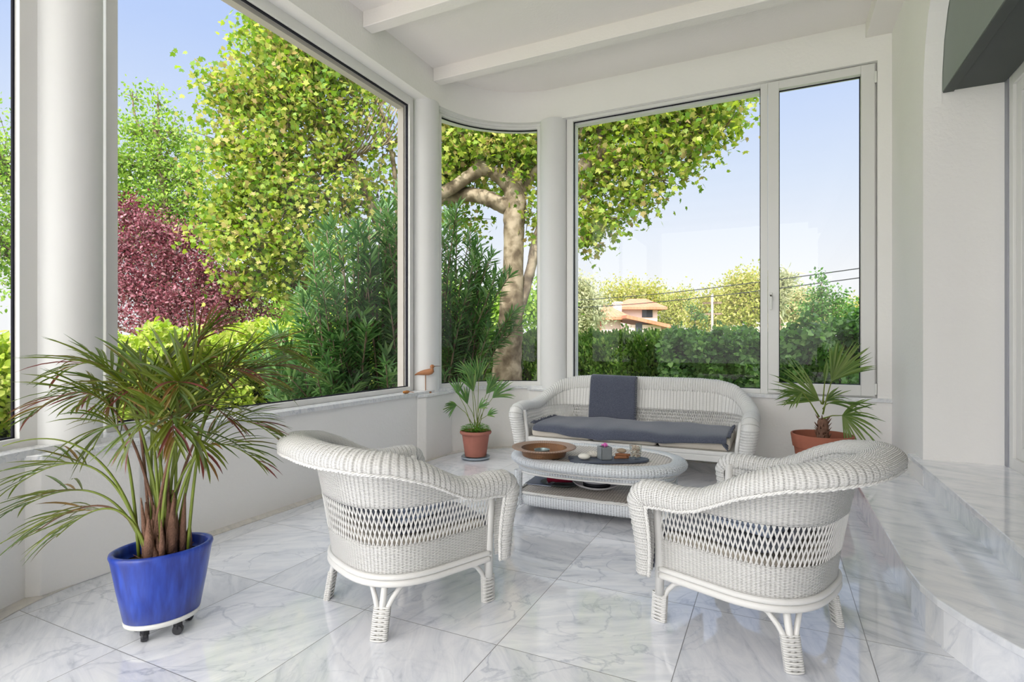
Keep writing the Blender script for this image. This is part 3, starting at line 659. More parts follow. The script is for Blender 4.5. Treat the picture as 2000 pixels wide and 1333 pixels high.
def wicker_leg(root, foot, top, dirs, zr, nrm):
    """foot, top: points; dirs: plan directions of the curved brackets; nrm: the side the bound face looks to"""
    foot = Vector(foot); top = Vector(top); b = MB(); nrm = Vector((nrm[0], nrm[1], 0)).normalized(); ee = Vector((-nrm.y, nrm.x, 0))
    b.tube([foot, foot.lerp(top, .5), top], 0.0125, 12)
    for d in dirs:
        d = Vector((d[0], d[1], 0)).normalized(); e_ = ee if d.dot(ee) > 0 else -ee
        pts = [foot + e_ * .0205, foot.lerp(top, .30) + e_ * .0205, foot.lerp(top, .55) + e_ * .021, foot.lerp(top, .68) + e_ * .022 + d * .012, foot.lerp(top, .84) + e_ * .012 + d * .048, top + d * .115 + Vector((0, 0, -.008))]
        b.tube(pts, [0.0095] * 6, 10)
    if len(dirs) == 1:
        e_ = -ee if Vector((dirs[0][0], dirs[0][1], 0)).dot(ee) > 0 else ee
        b.tube([foot + e_ * .0205, foot.lerp(top, .3) + e_ * .0205, foot.lerp(top, .62) + e_ * .015], [.0095, .0095, .006], 10)
    o = b.build('leg', M['cane'], root, smooth=True)
    w = MB(); rows = 16
    for i in range(rows):
        c = foot.lerp(top, .02 + .56 * i / rows); ph = i % 2
        for sg in (1, -1):
            n_ = nrm * sg; over = (ph == 0) == (sg > 0)
            zz = [(-.0305, .0), (-.0275, .008), (-.0205, .0115), (-.0115, .0085 if not over else .0135), (0, .0155 if over else .009), (.0115, .0085 if not over else .0135), (.0205, .0115), (.0275, .008), (.0305, .0)]
            w.tube([c + ee * x_ + n_ * o_ for x_, o_ in zz], .0036, 5)
    w.build('binding', M['cane'], o, smooth=True)
    return o

def smooth(q, a, b_):
    x = min(max((q - a) / (b_ - a), 0), 1); return x * x * (3 - 2 * x)
def lerp_tab(tab):
    xs, ys = zip(*tab)
    def f(q):
        return float(np.interp(q, xs, ys))
    return f

def pad(name, mat, parent, x0, x1, y0, y1, z0, z1, bev=.022, seed=0):
    b = MB(); nx, ny = 14, 12; G = []
    rd = random.Random(seed)
    b.box(x0, x1, y0, y1, z0, z1); o = b.build(name, mat, parent); m = o.modifiers.new('bevel', 'BEVEL'); m.width = bev; m.segments = 5
    o.data.polygons.foreach_set('use_smooth', [True] * len(o.data.polygons)); return o

def armchair(name, loc_, yaw, label):
    root = empty(name, (loc_[0], loc_[1], 0), yaw, label, 'armchair', 'pair of white wicker armchairs in the foreground')
    zt = lerp_tab([(0, .684), (.12, .682), (.25, .674), (.4, .650), (.52, .606), (.62, .560), (.70, .532), (.80, .520), (.92, .522), (1, .518)])
    fl_ = lambda q: .022 + .062 * (1 - smooth(q, .10, .60))
    ra = lambda q: .048 + .014 * (1 - smooth(q, .2, .7))
    rb = lambda q: .050 - .006 * (1 - smooth(q, .6, 1.0))
    wicker_seat(root, .285, .215, -.285, .27, .27, .80, zt, fl_, ra, rb, .205, 84, M['weave'], M['weave_roll'])
    for sx in (-1, 1):
        wicker_leg(root, (sx * .222, -.248, 0), (sx * .212, -.215, .21), [(sx * .25, 1, 0), (-sx, -.25, 0)], .2, (sx, -1))
        wicker_leg(root, (sx * .245, .245, 0), (sx * .275, .215, .21), [(0, -1, 0)], .2, (sx, 0))
    b = MB(); b.prism([(-.27, .235), (-.27, -.1), (-.22, -.2), (-.12, -.27), (.12, -.27), (.22, -.2), (.27, -.1), (.27, .235)], .222, .24)
    b.build('seat_deck', M['weave_top'], root, rec=True)
    pc = MB(); pc.prism([(-.262, .22), (-.262, -.04), (-.245, -.13), (-.19, -.21), (-.10, -.25), (.10, -.25), (.19, -.21), (.245, -.13), (.262, -.04), (.262, .22)], .242, .350); pc.build('seat_cushion', M['cushion'], root, rec=True, bevel=.02)
    return root

CH1 = (-1.405, 1.915); Y1 = math.atan2(-.195, .456)
CH2 = (-0.09, 2.33); Y2 = math.atan2(.93, .36)
c1 = armchair('wicker_armchair', CH1, Y1, 'left white wicker armchair, seen from behind, nearest the blue planter')
c2 = armchair('wicker_armchair', CH2, Y2, 'right white wicker armchair, seen from behind, beside the marble steps')

def local(root, p):
    a = root.rotation_euler[2]; x, y = p[0], p[1]
    return Vector((root.location[0] + x * math.cos(a) - y * math.sin(a), root.location[1] + x * math.sin(a) + y * math.cos(a), p[2]))

def cloth_grid(P, name, mat, thick=.006, sub=1, parent=None):
    b = MB(); b.grid(P); o = b.build(name, mat, parent, smooth=True, solid=thick, sub=sub); return o

def seat_throw(root, label, seed, hang=True):
    rd = random.Random(seed); P = []; ex = .035 if hang else 0
    ys = [(-.245, .46), (-.235, .42), (-.20, .372), (-.10, .366), (0, .364), (.10, .364), (.2, .362), (.262 + ex, .352), (.278 + ex, .31), (.280 + ex, .26), (.276 + ex, .215 if hang else .30)]
    for (y, z) in ys:
        row = []
        for k in range(25):
            x = -.235 + .47 * k / 24; zz = z + .007 * math.sin(x * 23 + y * 19 + seed) + .004 * rd.random(); yy = y + (.008 * math.sin(x * 31 + seed) if z < .33 else 0)
            row.append(local(root, (x, yy, zz)))
        P.append(row)
    o = cloth_grid(P, 'seat_throw', M['throw'], .012); tag(o, label, 'blanket', 'slate wool throws on the wicker seats')
    if hang:
        b = MB()
        for k in range(22):
            x = -.232 + .464 * k / 21; q = local(root, (x, .278 + ex, .222)); q2 = local(root, (x + rd.uniform(-.006, .006), .285 + ex, .185)); q3 = local(root, (x + rd.uniform(-.008, .008), .283 + ex, .163))
            b.tube([q, q2, q3], [.0075, .0088, .006], 6)
        b.build('fringe', M['throw'], o, smooth=True)
    return o
seat_throw(c1, 'slate blue wool throw covering the seat of the left wicker armchair', 2, False)
seat_throw(c2, 'slate blue wool throw with hanging fringe on the right wicker armchair', 5, True)
# rolled / folded cloths leaning in the seats
def folded(root, name, mat, label, cat, c, size, rot, layers=3):
    r = empty(name, local(root, (c[0], c[1], c[2])), root.rotation_euler[2] + rot, label, cat)
    for i in range(layers):
        o = pad('fold', mat, r, -size[0] / 2 + .004 * i, size[0] / 2 - .003 * i, -size[1] / 2, size[1] / 2 - .004 * i, i * size[2], (i + 1) * size[2] - .001, size[2] * .42)
    return r
folded(c1, 'folded_blanket', M['throw_light'], 'pale blue folded blanket on the seat of the left wicker armchair', 'blanket', (.03, -.05, .388), (.30, .24, .022), .2, 3)
folded(c2, 'folded_blanket', M['throw_light'], 'pale blue folded blanket on the seat of the right wicker armchair', 'blanket', (.02, -.03, .388), (.30, .24, .022), -.1, 3)

# ------------------------------------------------------------------ sofa
sofa = empty('wicker_sofa', (-1.09, 4.70, 0), math.pi, 'long white wicker sofa with rolled arms under the back window', 'sofa')
# local frame: +y is the front (faces the viewer)
zt = lerp_tab([(0, .655), (.36, .655), (.46, .645), (.54, .61), (.60, .555), (.66, .505), (.72, .478), (.80, .478), (.92, .490), (1, .480)])
fl_ = lambda q: .03 + .045 * (1 - smooth(q, .45, .7))
ra = lambda q: .058 + .004 * (1 - smooth(q, .5, .7))
rb = lambda q: .065 + .035 * (1 - smooth(q, .5, .66))
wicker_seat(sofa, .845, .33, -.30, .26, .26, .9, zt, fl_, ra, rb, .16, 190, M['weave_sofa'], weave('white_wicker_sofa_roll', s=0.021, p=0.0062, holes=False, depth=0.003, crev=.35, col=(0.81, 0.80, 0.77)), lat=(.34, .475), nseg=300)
for sx in (-1, 1):
    wicker_leg(sofa, (sx * .80, -.27, 0), (sx * .79, -.25, .21), [(sx * .2, 1, 0), (-sx, 0, 0)], .2, (sx, -1))
    wicker_leg(sofa, (sx * .835, .335, 0), (sx * .835, .33, .21), [(-sx, 0, 0)], .2, (0, 1))
b = MB(); b.box(-.83, .83, .315, .348, .185, .235); b.build('front_rail', M['cane'], sofa, bevel=.008)
b = MB(); b.box(-.83, .83, .29, .352, .232, .268); b.build('seat_ledge', M['cane'], sofa, bevel=.01)
b = MB(); b.box(-.82, .82, -.28, .33, .22, .25); b.build('seat_deck', M['weave_top'], sofa)
for i in range(3):
    x0 = -.80 + i * .5345; pad('seat_cushion', M['cushion'], sofa, x0 + .002, x0 + .532, -.25, .345, .268, .362, .03)
def spt(x, y, z): return Vector((-1.09 - x, 4.70 - y, z))
# runner throw on the seat
P = []
for j, (y, z) in enumerate([(-.22, .385), (-.12, .378), (0, .376), (.12, .376), (.24, .374), (.33, .370), (.366, .352), (.376, .325), (.378, .30)]):
    row = []
    for k in range(61):
        x = .775 - 1.55 * k / 60; f = k / 60
        droop = 1.0 if .12 < f < .9 else .55
        zz = z + .006 * math.sin(x * 9 + y * 6) + .003 * math.sin(x * 25)
        if j >= 6: zz = .36 - (.36 - zz) * (0.55 + .6 * math.sin(math.pi * min(f * 1.15, 1)))
        yy = y + (.006 * math.sin(x * 17) if j >= 5 else 0)
        row.append(spt(x, yy, zz))
    P.append(row)
o = cloth_grid(P, 'sofa_throw', M['throw'], .012); tag(o, 'slate blue wool throw spread along the sofa seat cushions', 'blanket', 'slate wool throws on the wicker seats')
rd = random.Random(3)
for xe, s_ in ((.775, 1), (-.775, -1)):
    b = MB()
    for k in range(20):
        y = -.21 + .54 * k / 19; a_ = spt(xe, y, .378); c_ = spt(xe + s_ * .02, y, .382 + rd.uniform(-.003, .012)); d_ = spt(xe + s_ * (.032 if s_ > 0 else .022), y + rd.uniform(-.015, .015), .378 + rd.uniform(-.008, .02)); b.tube([a_, c_, d_], [.007, .008, .004], 6)
    if s_ > 0: b.build('fringe', M['throw'], o, smooth=True)
for k in range(7):
    y = .22 + .02 * k; a_ = spt(-.72 - .004 * k, y, .375 - .002 * k); b.tube([a_, spt(-.755, y + .03, .37 - .008 * k), spt(-.785, y + .05, .36 - .012 * k)], [.011, .009, .005], 6)
b.build('fringe', M['throw'], o, smooth=True)
# throw folded over the back
P = []
xc, hw = .265, .215
# section over the rolled back: local y (towards the front +), z
sec = [(-.452, .50), (-.462, .58), (-.470, .66), (-.462, .722), (-.43, .758), (-.39, .772), (-.352, .760), (-.334, .72), (-.326, .66), (-.318, .60), (-.308, .53), (-.298, .46), (-.290, .40), (-.286, .345)]
for j, (y, z) in enumerate(sec):
    row = []
    for k in range(15):
        f = k / 14; x = xc + hw - 2 * hw * f + .012 * max(0, j - 7) / 6 * (f - .5) * -1
        row.append(spt(x, y + .012 + .003 * math.sin(f * 14), z - .010 * f))
    P.append(row)
o = cloth_grid(P, 'folded_throw', M['throw'], .016, 1); tag(o, 'slate blue wool throw hanging folded over the sofa backrest', 'blanket')
b = MB()
for k in range(24):
    z = .36 + .40 * k / 23; y = -.286 - .04 * smooth(z, .36, .74) + .012
    a_ = spt(xc - hw + .004, y, z - .01); b.tube([a_, spt(xc - hw - .010, y + .004, z - .015), spt(xc - hw - .014, y + .004, z - .026)], [.004, .005, .003], 5)
b.build('fringe', M['throw'], o, smooth=True)

# ------------------------------------------------------------------ oval coffee table
TX, TY, TR = -1.03, 3.42, math.radians(3)
tbl = empty('wicker_coffee_table', (TX, TY, 0), TR, 'oval white wicker coffee table with a lower shelf in front of the sofa', 'table')
def superell(a, b_, n, k, tot):
    t = 2 * math.pi * k / tot; c_, s_ = math.cos(t), math.sin(t)
    return Vector((a * math.copysign(abs(c_) ** (2 / n), c_), b_ * math.copysign(abs(s_) ** (2 / n), s_), 0))
def ring_surface(name, a, b_, n, prof, mat, step=.0042, bulge=.003, bp=.017 * 2, solid=.003, seg=900):
    """prof: list of (outward offset, z); uv in metres"""
    pts = [superell(a, b_, n, k, seg) for k in range(seg)]; s = 0; G = []; U = []
    pl = [0]
    for i in range(1, len(prof)): pl.append(pl[-1] + math.dist(prof[i], prof[i - 1]))
    for k in range(seg + 1):
        p = pts[k % seg]; d = (pts[(k + 1) % seg] - pts[(k - 1) % seg]).normalized(); nn = Vector((d.y, -d.x, 0))
        if k: s += (pts[k % seg] - pts[(k - 1) % seg]).length
        bu = bulge * abs(math.cos(math.pi * s / bp)); G.append([Vector((p.x + nn.x * (o_ + bu), p.y + nn.y * (o_ + bu), z)) for o_, z in prof]); U.append([(s, v) for v in pl])
    m = MB(); m.grid(G, U); return m.build(name, mat, tbl, smooth=True, solid=solid)
rollp = [(.052 * math.sin(math.radians(a)), .334 + .033 * math.cos(math.radians(a))) for a in range(-50, 161, 15)]
ring_surface('rolled_rim', .505, .315, 2.25, rollp, M['weave_table'], bulge=.0035)
tp = MB(); G = []; U = []
for r in range(0, 15):
    f = r / 14; G.append([Vector((*(superell(.472 * f, .282 * f, 2.25, k, 160).xy), .350)) for k in range(160)]); U.append([(v.x, v.y) for v in G[-1]])
# flat woven top with soft ribs along the table
V = []
for row in G:
    for v in row: v.z = .351 + .0030 * abs(math.sin(v.x / .03 * math.pi))
tp.grid(G, U, closed=True); tp.build('table_top', M['weave_top'], tbl, smooth=True, solid=.006)
b = MB()
for ph in (0, 2.1, 4.2):
    pts = []
    for k in range(501):
        p = superell(.476, .286, 2.25, k, 500); a_ = ph + k / 500 * 2 * math.pi * 46; pts.append((p.x * (1 + .010 * math.cos(a_)), p.y * (1 + .014 * math.cos(a_)), .354 + .0045 * math.sin(a_)))
    b.tube(pts, .0042, 5)
b.build('top_braid', M['cane'], tbl, smooth=True)
b = MB()
for ph in (0, 2.1, 4.2):
    pts = []
    for k in range(501):
        p = superell(.522, .333, 2.25, k, 500); a_ = ph + k / 500 * 2 * math.pi * 52; pts.append((p.x * (1 + .008 * math.cos(a_)), p.y * (1 + .011 * math.cos(a_)), .300 + .0045 * math.sin(a_)))
    b.tube(pts, .0045, 5)
b.build('rim_braid', M['cane'], tbl, smooth=True)
ring_surface('apron', .495, .285, 3.2, [(0, .305), (.002, .292), (0, .278), (-.004, .262)], M['weave_table'], bulge=0)
b = MB(); b.tube([Vector((*superell(.492, .283, 3.2, k, 200).xy, .260)) for k in range(201)], .006, 6); b.build('apron_edge', M['cane'], tbl, smooth=True)
LEG = [(-.455, -.205), (.455, -.205), (-.455, .205), (.455, .205)]
for x, y in LEG:
    r = .026; G = []; U = []
    for i in range(14):
        z = .05 + .22 * i / 13; G.append([Vector((x * (1 - .0) + r * math.cos(2 * math.pi * k / 24), y + r * math.sin(2 * math.pi * k / 24), z)) for k in range(25)]); U.append([(k / 24 * .17, z) for k in range(25)])
    b = MB(); b.grid(G, U); b.tube([(x * 1.07, y * 1.12, 0), (x * 1.02, y * 1.02, .05), (x, y, .12)], .014, 10); b.build('leg', M['weave_table'], tbl, smooth=True)
ring_surface('shelf_skirt', .475, .225, 6, [(.0, .122), (.004, .105), (.004, .075), (.0, .052)], M['weave_table'], bulge=0)
b = MB()
for ph in (0, 2.1, 4.2):
    pts = []
    for k in range(601):
        p = superell(.474, .226, 6, k, 600); a_ = ph + k / 600 * 2 * math.pi * 60; pts.append((p.x * (1 + .012 * math.cos(a_)), p.y * (1 + .024 * math.cos(a_)), .128 + .0055 * math.sin(a_)))
    b.tube(pts, .0052, 5)
b.build('shelf_plait', M['cane'], tbl, smooth=True)
tp = MB(); G = []; U = []
for r in range(0, 15):
    f = r / 14; G.append([Vector((*(superell(.462 * f, .214 * f, 6, k, 160).xy), .122)) for k in range(160)]); U.append([(v.x, v.y) for v in G[-1]])
for row in G:
    for v in row: v.z = .120 + .005 * abs(math.sin((v.x + .5 * v.y) / .036 * math.pi))
tp.grid(G, U, closed=True); tp.build('shelf', M['weave_top'], tbl, smooth=True, solid=.006)

ZT = .3590
# basket tray with tin
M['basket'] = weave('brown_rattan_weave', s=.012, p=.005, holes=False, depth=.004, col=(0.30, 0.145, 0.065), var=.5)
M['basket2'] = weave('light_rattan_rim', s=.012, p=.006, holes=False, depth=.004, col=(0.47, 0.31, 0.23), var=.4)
tray = empty('rattan_tray', (-1.315, 3.235, ZT + .006), 0, 'round brown rattan tray with a wide flat rim on the coffee table', 'tray')
def lathe_uv(prof, seg=96):
    G = []; U = []; pl = 0; prev = None
    for r, z in prof:
        if prev: pl += math.dist(prev, (r, z))
        prev = (r, z); G.append([Vector((r * math.cos(2 * math.pi * k / seg), r * math.sin(2 * math.pi * k / seg), z)) for k in range(seg + 1)]); U.append([(k / seg * 2 * math.pi * .14, pl) for k in range(seg + 1)])
    b_ = MB(); b_.grid(G, U); return b_
lathe_uv([(.001, .004), (.118, .004), (.130, .012), (.142, .046), (.146, .052)]).build('bowl_inside', M['basket'], tray, smooth=True)
lathe_uv([(.128, .0), (.136, .004), (.140, .02), (.150, .046)]).build('bowl_outside', M['basket'], tray, smooth=True)
lathe_uv([(.144, .052), (.165, .056), (.190, .060), (.203, .058), (.203, .054), (.18, .052), (.150, .047)]).build('rim', M['basket2'], tray, smooth=True)
tin = MB(); tin.lathe([(.001, .0), (.046, .0), (.047, .030), (.050, .032), (.0505, .035), (.046, .035), (.044, .030), (.043, .006), (.001, .005)], (0, 0, 0), 40)
o = tin.build('tin_dish', plain('pewter', (.30, .36, .36), .4, .5, metal=.7), None, smooth=True); o.location = (-1.325, 3.225, ZT + .0115); autosmooth(o); tag(o, 'small round pewter dish standing inside the rattan tray', 'dish')
# slate board and the things on it
bd = Vector((CC, CS, 0)); bn = Vector((-CS, CC, 0)); bc = Vector((-.905, 3.29, 0))
def bp_(u, v, z=0): p = bc + bd * u + bn * v; return (p.x, p.y, ZT + z)
b = MB(); out = [(-.235, -.085), (-.225, -.105), (.13, -.085), (.205, -.06), (.235, -.02), (.235, .02), (.20, .055), (-.10, .085), (-.245, .075), (-.25, .03), (-.215, .0), (-.25, -.04)]
b.prism([bp_(u, v)[:2] for u, v in out], ZT + .002, ZT + .014)
tag(b.build('slate_board', plain('slate', (.085, .10, .14), .5, .4, bump=.3, bscale=40, var=.3), None, rec=True, bevel=.002), 'dark slate serving board lying along the coffee table', 'board')
ZB = .0148
o = MB().ell(bp_(-.160, -.030, ZB + .018), (.038, .028, .018), 24, 14).build('pebble', plain('white_stone', (.74, .72, .64), .6, .3, var=.06), None, smooth=True); tag(o, 'smooth white oval pebble on the slate board', 'pebble')
# cube vase with pink flower
vx, vy, vz = bp_(-.035, -.018, ZB)
vase = empty('square_vase', (vx, vy, vz), CA + .25, 'small grey square vase holding a pink flower on the slate board', 'vase')
b = MB(); s_ = .034; h_ = .076
b.box(-s_, s_, -s_, s_, 0, .006); b.box(-s_, s_, -s_, -s_ + .006, 0, h_); b.box(-s_, s_, s_ - .006, s_, 0, h_); b.box(-s_, -s_ + .006, -s_, s_, 0, h_); b.box(s_ - .006, s_, -s_, s_, 0, h_)
b.build('body', plain('zinc_grey', (.24, .26, .27), .35, .5, var=.15, vscale=20), vase, bevel=.0015)
fl = MB(); rd = random.Random(9)
for i in range(9):
    a = rd.uniform(0, 6.28); fl.ell((.012 * math.cos(a), .012 * math.sin(a), h_ + .004 + rd.uniform(0, .014)), (.009, .007, .005), 8, 6)
fl.tube([(0, 0, .01), (0, 0, h_)], .002, 5)
fl.build('flower', plain('pink_petals', (.72, .14, .50), .5), vase, smooth=True)
o = MB().ell(bp_(-.095, .035, ZB + .018), (.042, .022, .018), 20, 12, .16, 3).build('coral', plain('white_coral', (.70, .66, .58), .9, .2, bump=1, bscale=160, var=.1), None); o['label'] = 'rough white coral lump behind the square vase'; o['category'] = 'coral'
bk = MB()
for i, (u, v, z, a) in enumerate([(.068, -.018, .009, .1), (.078, -.004, .022, -.08)]):
    p = Vector(bp_(u, v, ZB + z)); d = (bd * math.cos(a) + bn * math.sin(a)); bk.tube([p - d * .045, p - d * .02 + Vector((0, 0, .002)), p + d * .02, p + d * .045], [.008, .010, .009, .007], 7)
o = bk.build('bark_chips', plain('cinnamon_bark', (.32, .14, .07), .8, .2, bump=.5, bscale=90, var=.3), None, smooth=True); tag(o, 'two brown curls of bark stacked beside the glass of shells', 'bark')
o = MB().ell(bp_(.072, .006, ZB + .046), (.030, .022, .014), 20, 12).build('brown_pebble', plain('tan_stone', (.34, .26, .18), .6, .3, var=.12), None, smooth=True); tag(o, 'flat tan pebble lying on the curls of bark', 'pebble')
gx, gy, gz = bp_(.155, -.012, ZB)
gl = empty('glass_tumbler', (gx, gy, gz), 0, 'clear glass tumbler filled with small shells on the slate board', 'glass')
MB().lathe([(.001, .0), (.028, .0), (.031, .004), (.037, .085), (.0355, .085), (.029, .010), (.001, .009)], (0, 0, 0), 40).build('tumbler', M['glass'], gl, smooth=True)
sh = MB()
for i in range(190):
    z = rd.uniform(.014, .080); r = rd.uniform(0, .0255 + .006 * z / .08) ** 1; a = rd.uniform(0, 6.28); sh.ell((r * math.cos(a), r * math.sin(a), z), (rd.uniform(.004, .007), rd.uniform(.003, .005), rd.uniform(.003, .005)), 7, 5)
shm = leaf_mat('mixed_shells', [(.62, .48, .36), (.74, .66, .55), (.45, .30, .22), (.80, .76, .68)], trans=0.0)
so_ = sh.build('shells', shm, None, smooth=True); so_.location = (gx, gy, gz); tag(so_, 'pale mixed shells filling the glass tumbler', 'shells', kind='stuff')

# things on the lower shelf
ZH = .130
def lp(px, py, z):
    d = Vector((CC * (px - PX0) / F - CS, CS * (px - PX0) / F + CC, (PY0 - py) / F)); t = (z - HC) / d.z; return (d.x * t, d.y * t)
x, y = lp(1092, 949, ZH)
o = MB().lathe([(.001, .0), (.09, .001), (.135, .016), (.134, .020), (.09, .006), (.001, .005)], (0, 0, 0), 48, 1, .72).build('dark_plate', plain('dark_slate_dish', (.06, .075, .075), .6), None, smooth=True); o.location = (x, y + .02, ZH); tag(o, 'flat dark oval plate at the left of the table shelf', 'plate')
b = MB()
for i in range(7):
    v = (i - 3) * .008; b.tube([(-.085 + .004 * (i % 3), v, .034 + .010 * math.cos(i)), (-.03, v * 1.2, .042), (.03, v, .040 + .004 * (i % 2)), (.09 - .006 * (i % 2), v * .8, .036)], [.014, .019, .018, .012], 9)
rc = b.build('rolled_cloth', plain('crimson_cloth', (.30, .02, .05), .9, .1, var=.5, vscale=24), None, smooth=True); rc.location = (x - .005, y + .035, ZH - .003); rc.rotation_euler = (0, 0, .3); tag(rc, 'rolled crimson and brown patterned cloth lying on the dark plate', 'cloth')
b = MB(); b.tube([(-.06, 0, .054), (0, 0, .064), (.055, 0, .058)], [.018, .022, .018], 9); b.build('brown_fold', plain('brown_brocade', (.13, .10, .06), .9, .1, var=.5, vscale=60), rc, smooth=True)
x, y = lp(1163, 957, ZH)
hat = empty('boater_hat', (x, y + .03, ZH), .45, 'pale felt hat with a black band and upturned oval brim on the table shelf', 'hat')
G = []
for r_, z_ in ((.05, .018), (.085, .016), (.105, .012), (.135, .020), (.158, .036), (.157, .040), (.132, .024), (.10, .017), (.05, .020)):
    G.append([Vector((r_ * math.cos(a * math.pi / 30), r_ * .70 * math.sin(a * math.pi / 30), z_ + .010 * (r_ / .15) ** 2 * math.cos(a * math.pi / 15))) for a in range(60)])
b = MB(); b.grid(G, closed=True); b.build('brim', plain('pale_felt', (.66, .64, .66), .9, .1), hat, smooth=True)
MB().lathe([(.001, .072), (.07, .074), (.082, .068), (.086, .046), (.086, .018)], (0, 0, 0), 48, 1, .8).build('crown', plain('lilac_felt', (.60, .58, .64), .9, .1), hat, smooth=True)
MB().lathe([(.0865, .044), (.089, .044), (.0895, .018), (.087, .018)], (0, 0, 0), 48, 1, .8).build('band', plain('black_ribbon', (.012, .012, .02), .5), hat, smooth=True)
x, y = lp(1240, 966, ZH)
o = MB().lathe([(.001, .0), (.035, .0), (.052, .022), (.056, .060), (.050, .060), (.046, .024), (.001, .012)], (0, 0, 0), 9).build('dark_bowl', plain('charred_wood', (.02, .018, .022), .5, var=.3), None); o.location = (x + .02, y + .06, ZH); tag(o, 'faceted black bowl at the right of the table shelf', 'bowl')
mag = empty('magazine_stack', (-1.425, 3.50, ZH), .06, 'two thin magazines stacked at the left rear of the table shelf', 'magazines')
for i in range(2):
    b = MB(); b.box(-.09, .09, -.12, .09, .0045 * i, .0045 * i + .004); b.build('magazine', plain('magazine_paper_%d' % i, (.62, .68, .80) if i == 0 else (.10, .12, .18), .4), mag)

# ------------------------------------------------------------------ bird decoy and amber piece on the sill
bx, by = lp(831, 768, .607)
bird = empty('bird_decoy', (bx, by, .6075), math.atan2(CS, CC) - .12, 'carved wooden shorebird on a thin rod standing on the corner ledge', 'bird figure')
MB().box(-.055, .055, -.02, .02, 0, .014).build('base', M['wood'], bird, bevel=.002)
MB().tube([(0, 0, .012), (0, 0, .165)], .0036, 8).build('rod', M['wood'], bird)
G = []; sec = [(-.105, .165, .002, .002), (-.098, .168, .010, .006), (-.075, .178, .017, .012), (-.045, .185, .024, .020), (-.01, .190, .029, .026), (.03, .194, .030, .029), (.055, .200, .026, .027), (.070, .212, .019, .021), (.066, .228, .014, .015), (.062, .242, .014, .014), (.066, .254, .013, .013), (.072, .262, .007, .006)]
for i, (x, z, ry_, rz_) in enumerate(sec):
    tilt = min(1, max(0, (i - 5) / 4)) * math.pi / 2 * .75
    G.append([Vector((x - math.sin(tilt) * rz_ * math.sin(2 * math.pi * k / 20) * -1 * -1, ry_ * math.cos(2 * math.pi * k / 20), z + math.cos(tilt) * rz_ * math.sin(2 * math.pi * k / 20))) for k in range(20)])
b = MB(); b.grid(G, closed=True); b.ell((.064, 0, .246), (.021, .015, .018), 16, 10); b.build('body', M['wood'], bird, smooth=True)
MB().tube([(.078, 0, .247), (.11, 0, .250), (.145, 0, .249)], [.0042, .0028, .0012], 8).build('beak', plain('dark_beak', (.16, .08, .04), .4), bird, smooth=True)
for s in (-1, 1): MB().ell((.070, s * .0135, .251), (.003, .002, .003), 8, 6).build('eye', M['black_plastic'], bird, smooth=True)
ax, ay = lp(797, 769, .632)
am = MB(); am.ell((0, 0, .014), (.040, .019, .014), 9, 6, .15, 4); am.tube([(.036, 0, .012), (.06, .004, .010), (.085, -.004, .004)], [.004, .003, .002], 6)
am = am.build('amber_trinket', M['amber'], None); am.location = (ax - .02, ay, .630); am.rotation_euler = (0, 0, CA + .9); tag(am, 'small amber coloured carved wooden piece lying on the window sill', 'ornament')

# ------------------------------------------------------------------ leaves
def blade(b, p, d, up, L, w, bend=0.3, n=5, tip=.0, fold=.0):
    """narrow leaf from p along d, drooping; two columns of quads"""
    d = Vector(d).normalized(); side = d.cross(Vector(up)); side = side.normalized() if side.length > 1e-4 else Vector((1, 0, 0)); nrm = side.cross(d).normalized()
    pts = []; q = Vector(p); cur = d.copy()
    for i in range(n + 1):
        f = i / n; pts.append((q.copy(), cur.copy())); q = q + cur * (L / n); cur = (cur + Vector((0, 0, -1)) * bend / n).normalized()
    V = []; Fc = []
    for i, (q, c_) in enumerate(pts):
        f = i / n; ww = w * (math.sin(math.pi * min(1, (f * .9 + .08))) ** .8) * .5 if i < n else 0.0004
        s_ = side; V += [q - s_ * ww + nrm * fold * ww, q, q + s_ * ww + nrm * fold * ww]
    for i in range(n):
        k = i * 3; Fc += [(k, k + 1, k + 4, k + 3), (k + 1, k + 2, k + 5, k + 4)]
    b.add(V, Fc)

# potted areca palm -------------------------------------------------
PBX, PBY = -2.09, 1.315
pot = empty('areca_palm', (PBX, PBY, 0), 0, 'tall feathery palm in a glossy cobalt blue planter on a white castor tray', 'potted palm')
ob = MB().lathe([(.104, .062), (.112, .066), (.131, .18), (.147, .290), (.152, .306), (.150, .315), (.139, .317), (.133, .310), (.131, .285), (.120, .255)], (0, 0, 0), 64, 1.12, .86, 1.15).build('planter', M['glaze'], pot, smooth=True)
ob = MB().lathe([(.001, .272), (.06, .277), (.126, .268)], (0, 0, 0), 40, 1.12, .86, 1.15).build('soil', M['soil'], pot, smooth=True)
tr = MB().lathe([(.001, .044), (.104, .044), (.113, .048), (.115, .062), (.111, .064), (.001, .060)], (0, 0, 0), 48, 1.1, .88, 1.15).build('castor_tray', M['white_plastic'], pot, smooth=True)
for k in range(5):
    a = -1.25 + k * 2 * math.pi / 5; x, y = .088 * math.cos(a), .088 * math.sin(a)
    b = MB(); ct = [(.001, -.012), (.016, -.012), (.018, -.006), (.018, .006), (.016, .012), (.001, .012)]
    w = MB(); w.lathe([(r_, z_) for r_, z_ in ct], (0, 0, 0), 20); R_ = Matrix.Rotation(math.pi / 2, 4, 'X'); R2 = Matrix.Rotation(a + .7, 4, 'Z')
    w.v = [tuple((R2 @ R_ @ Vector(v)) + Vector((x, y, .0182))) for v in w.v]; w.box(x - .011, x + .011, y - .011, y + .011, .022, .045)
    w.build('castor', M['black_plastic'], tr, smooth=False, bevel=.001)
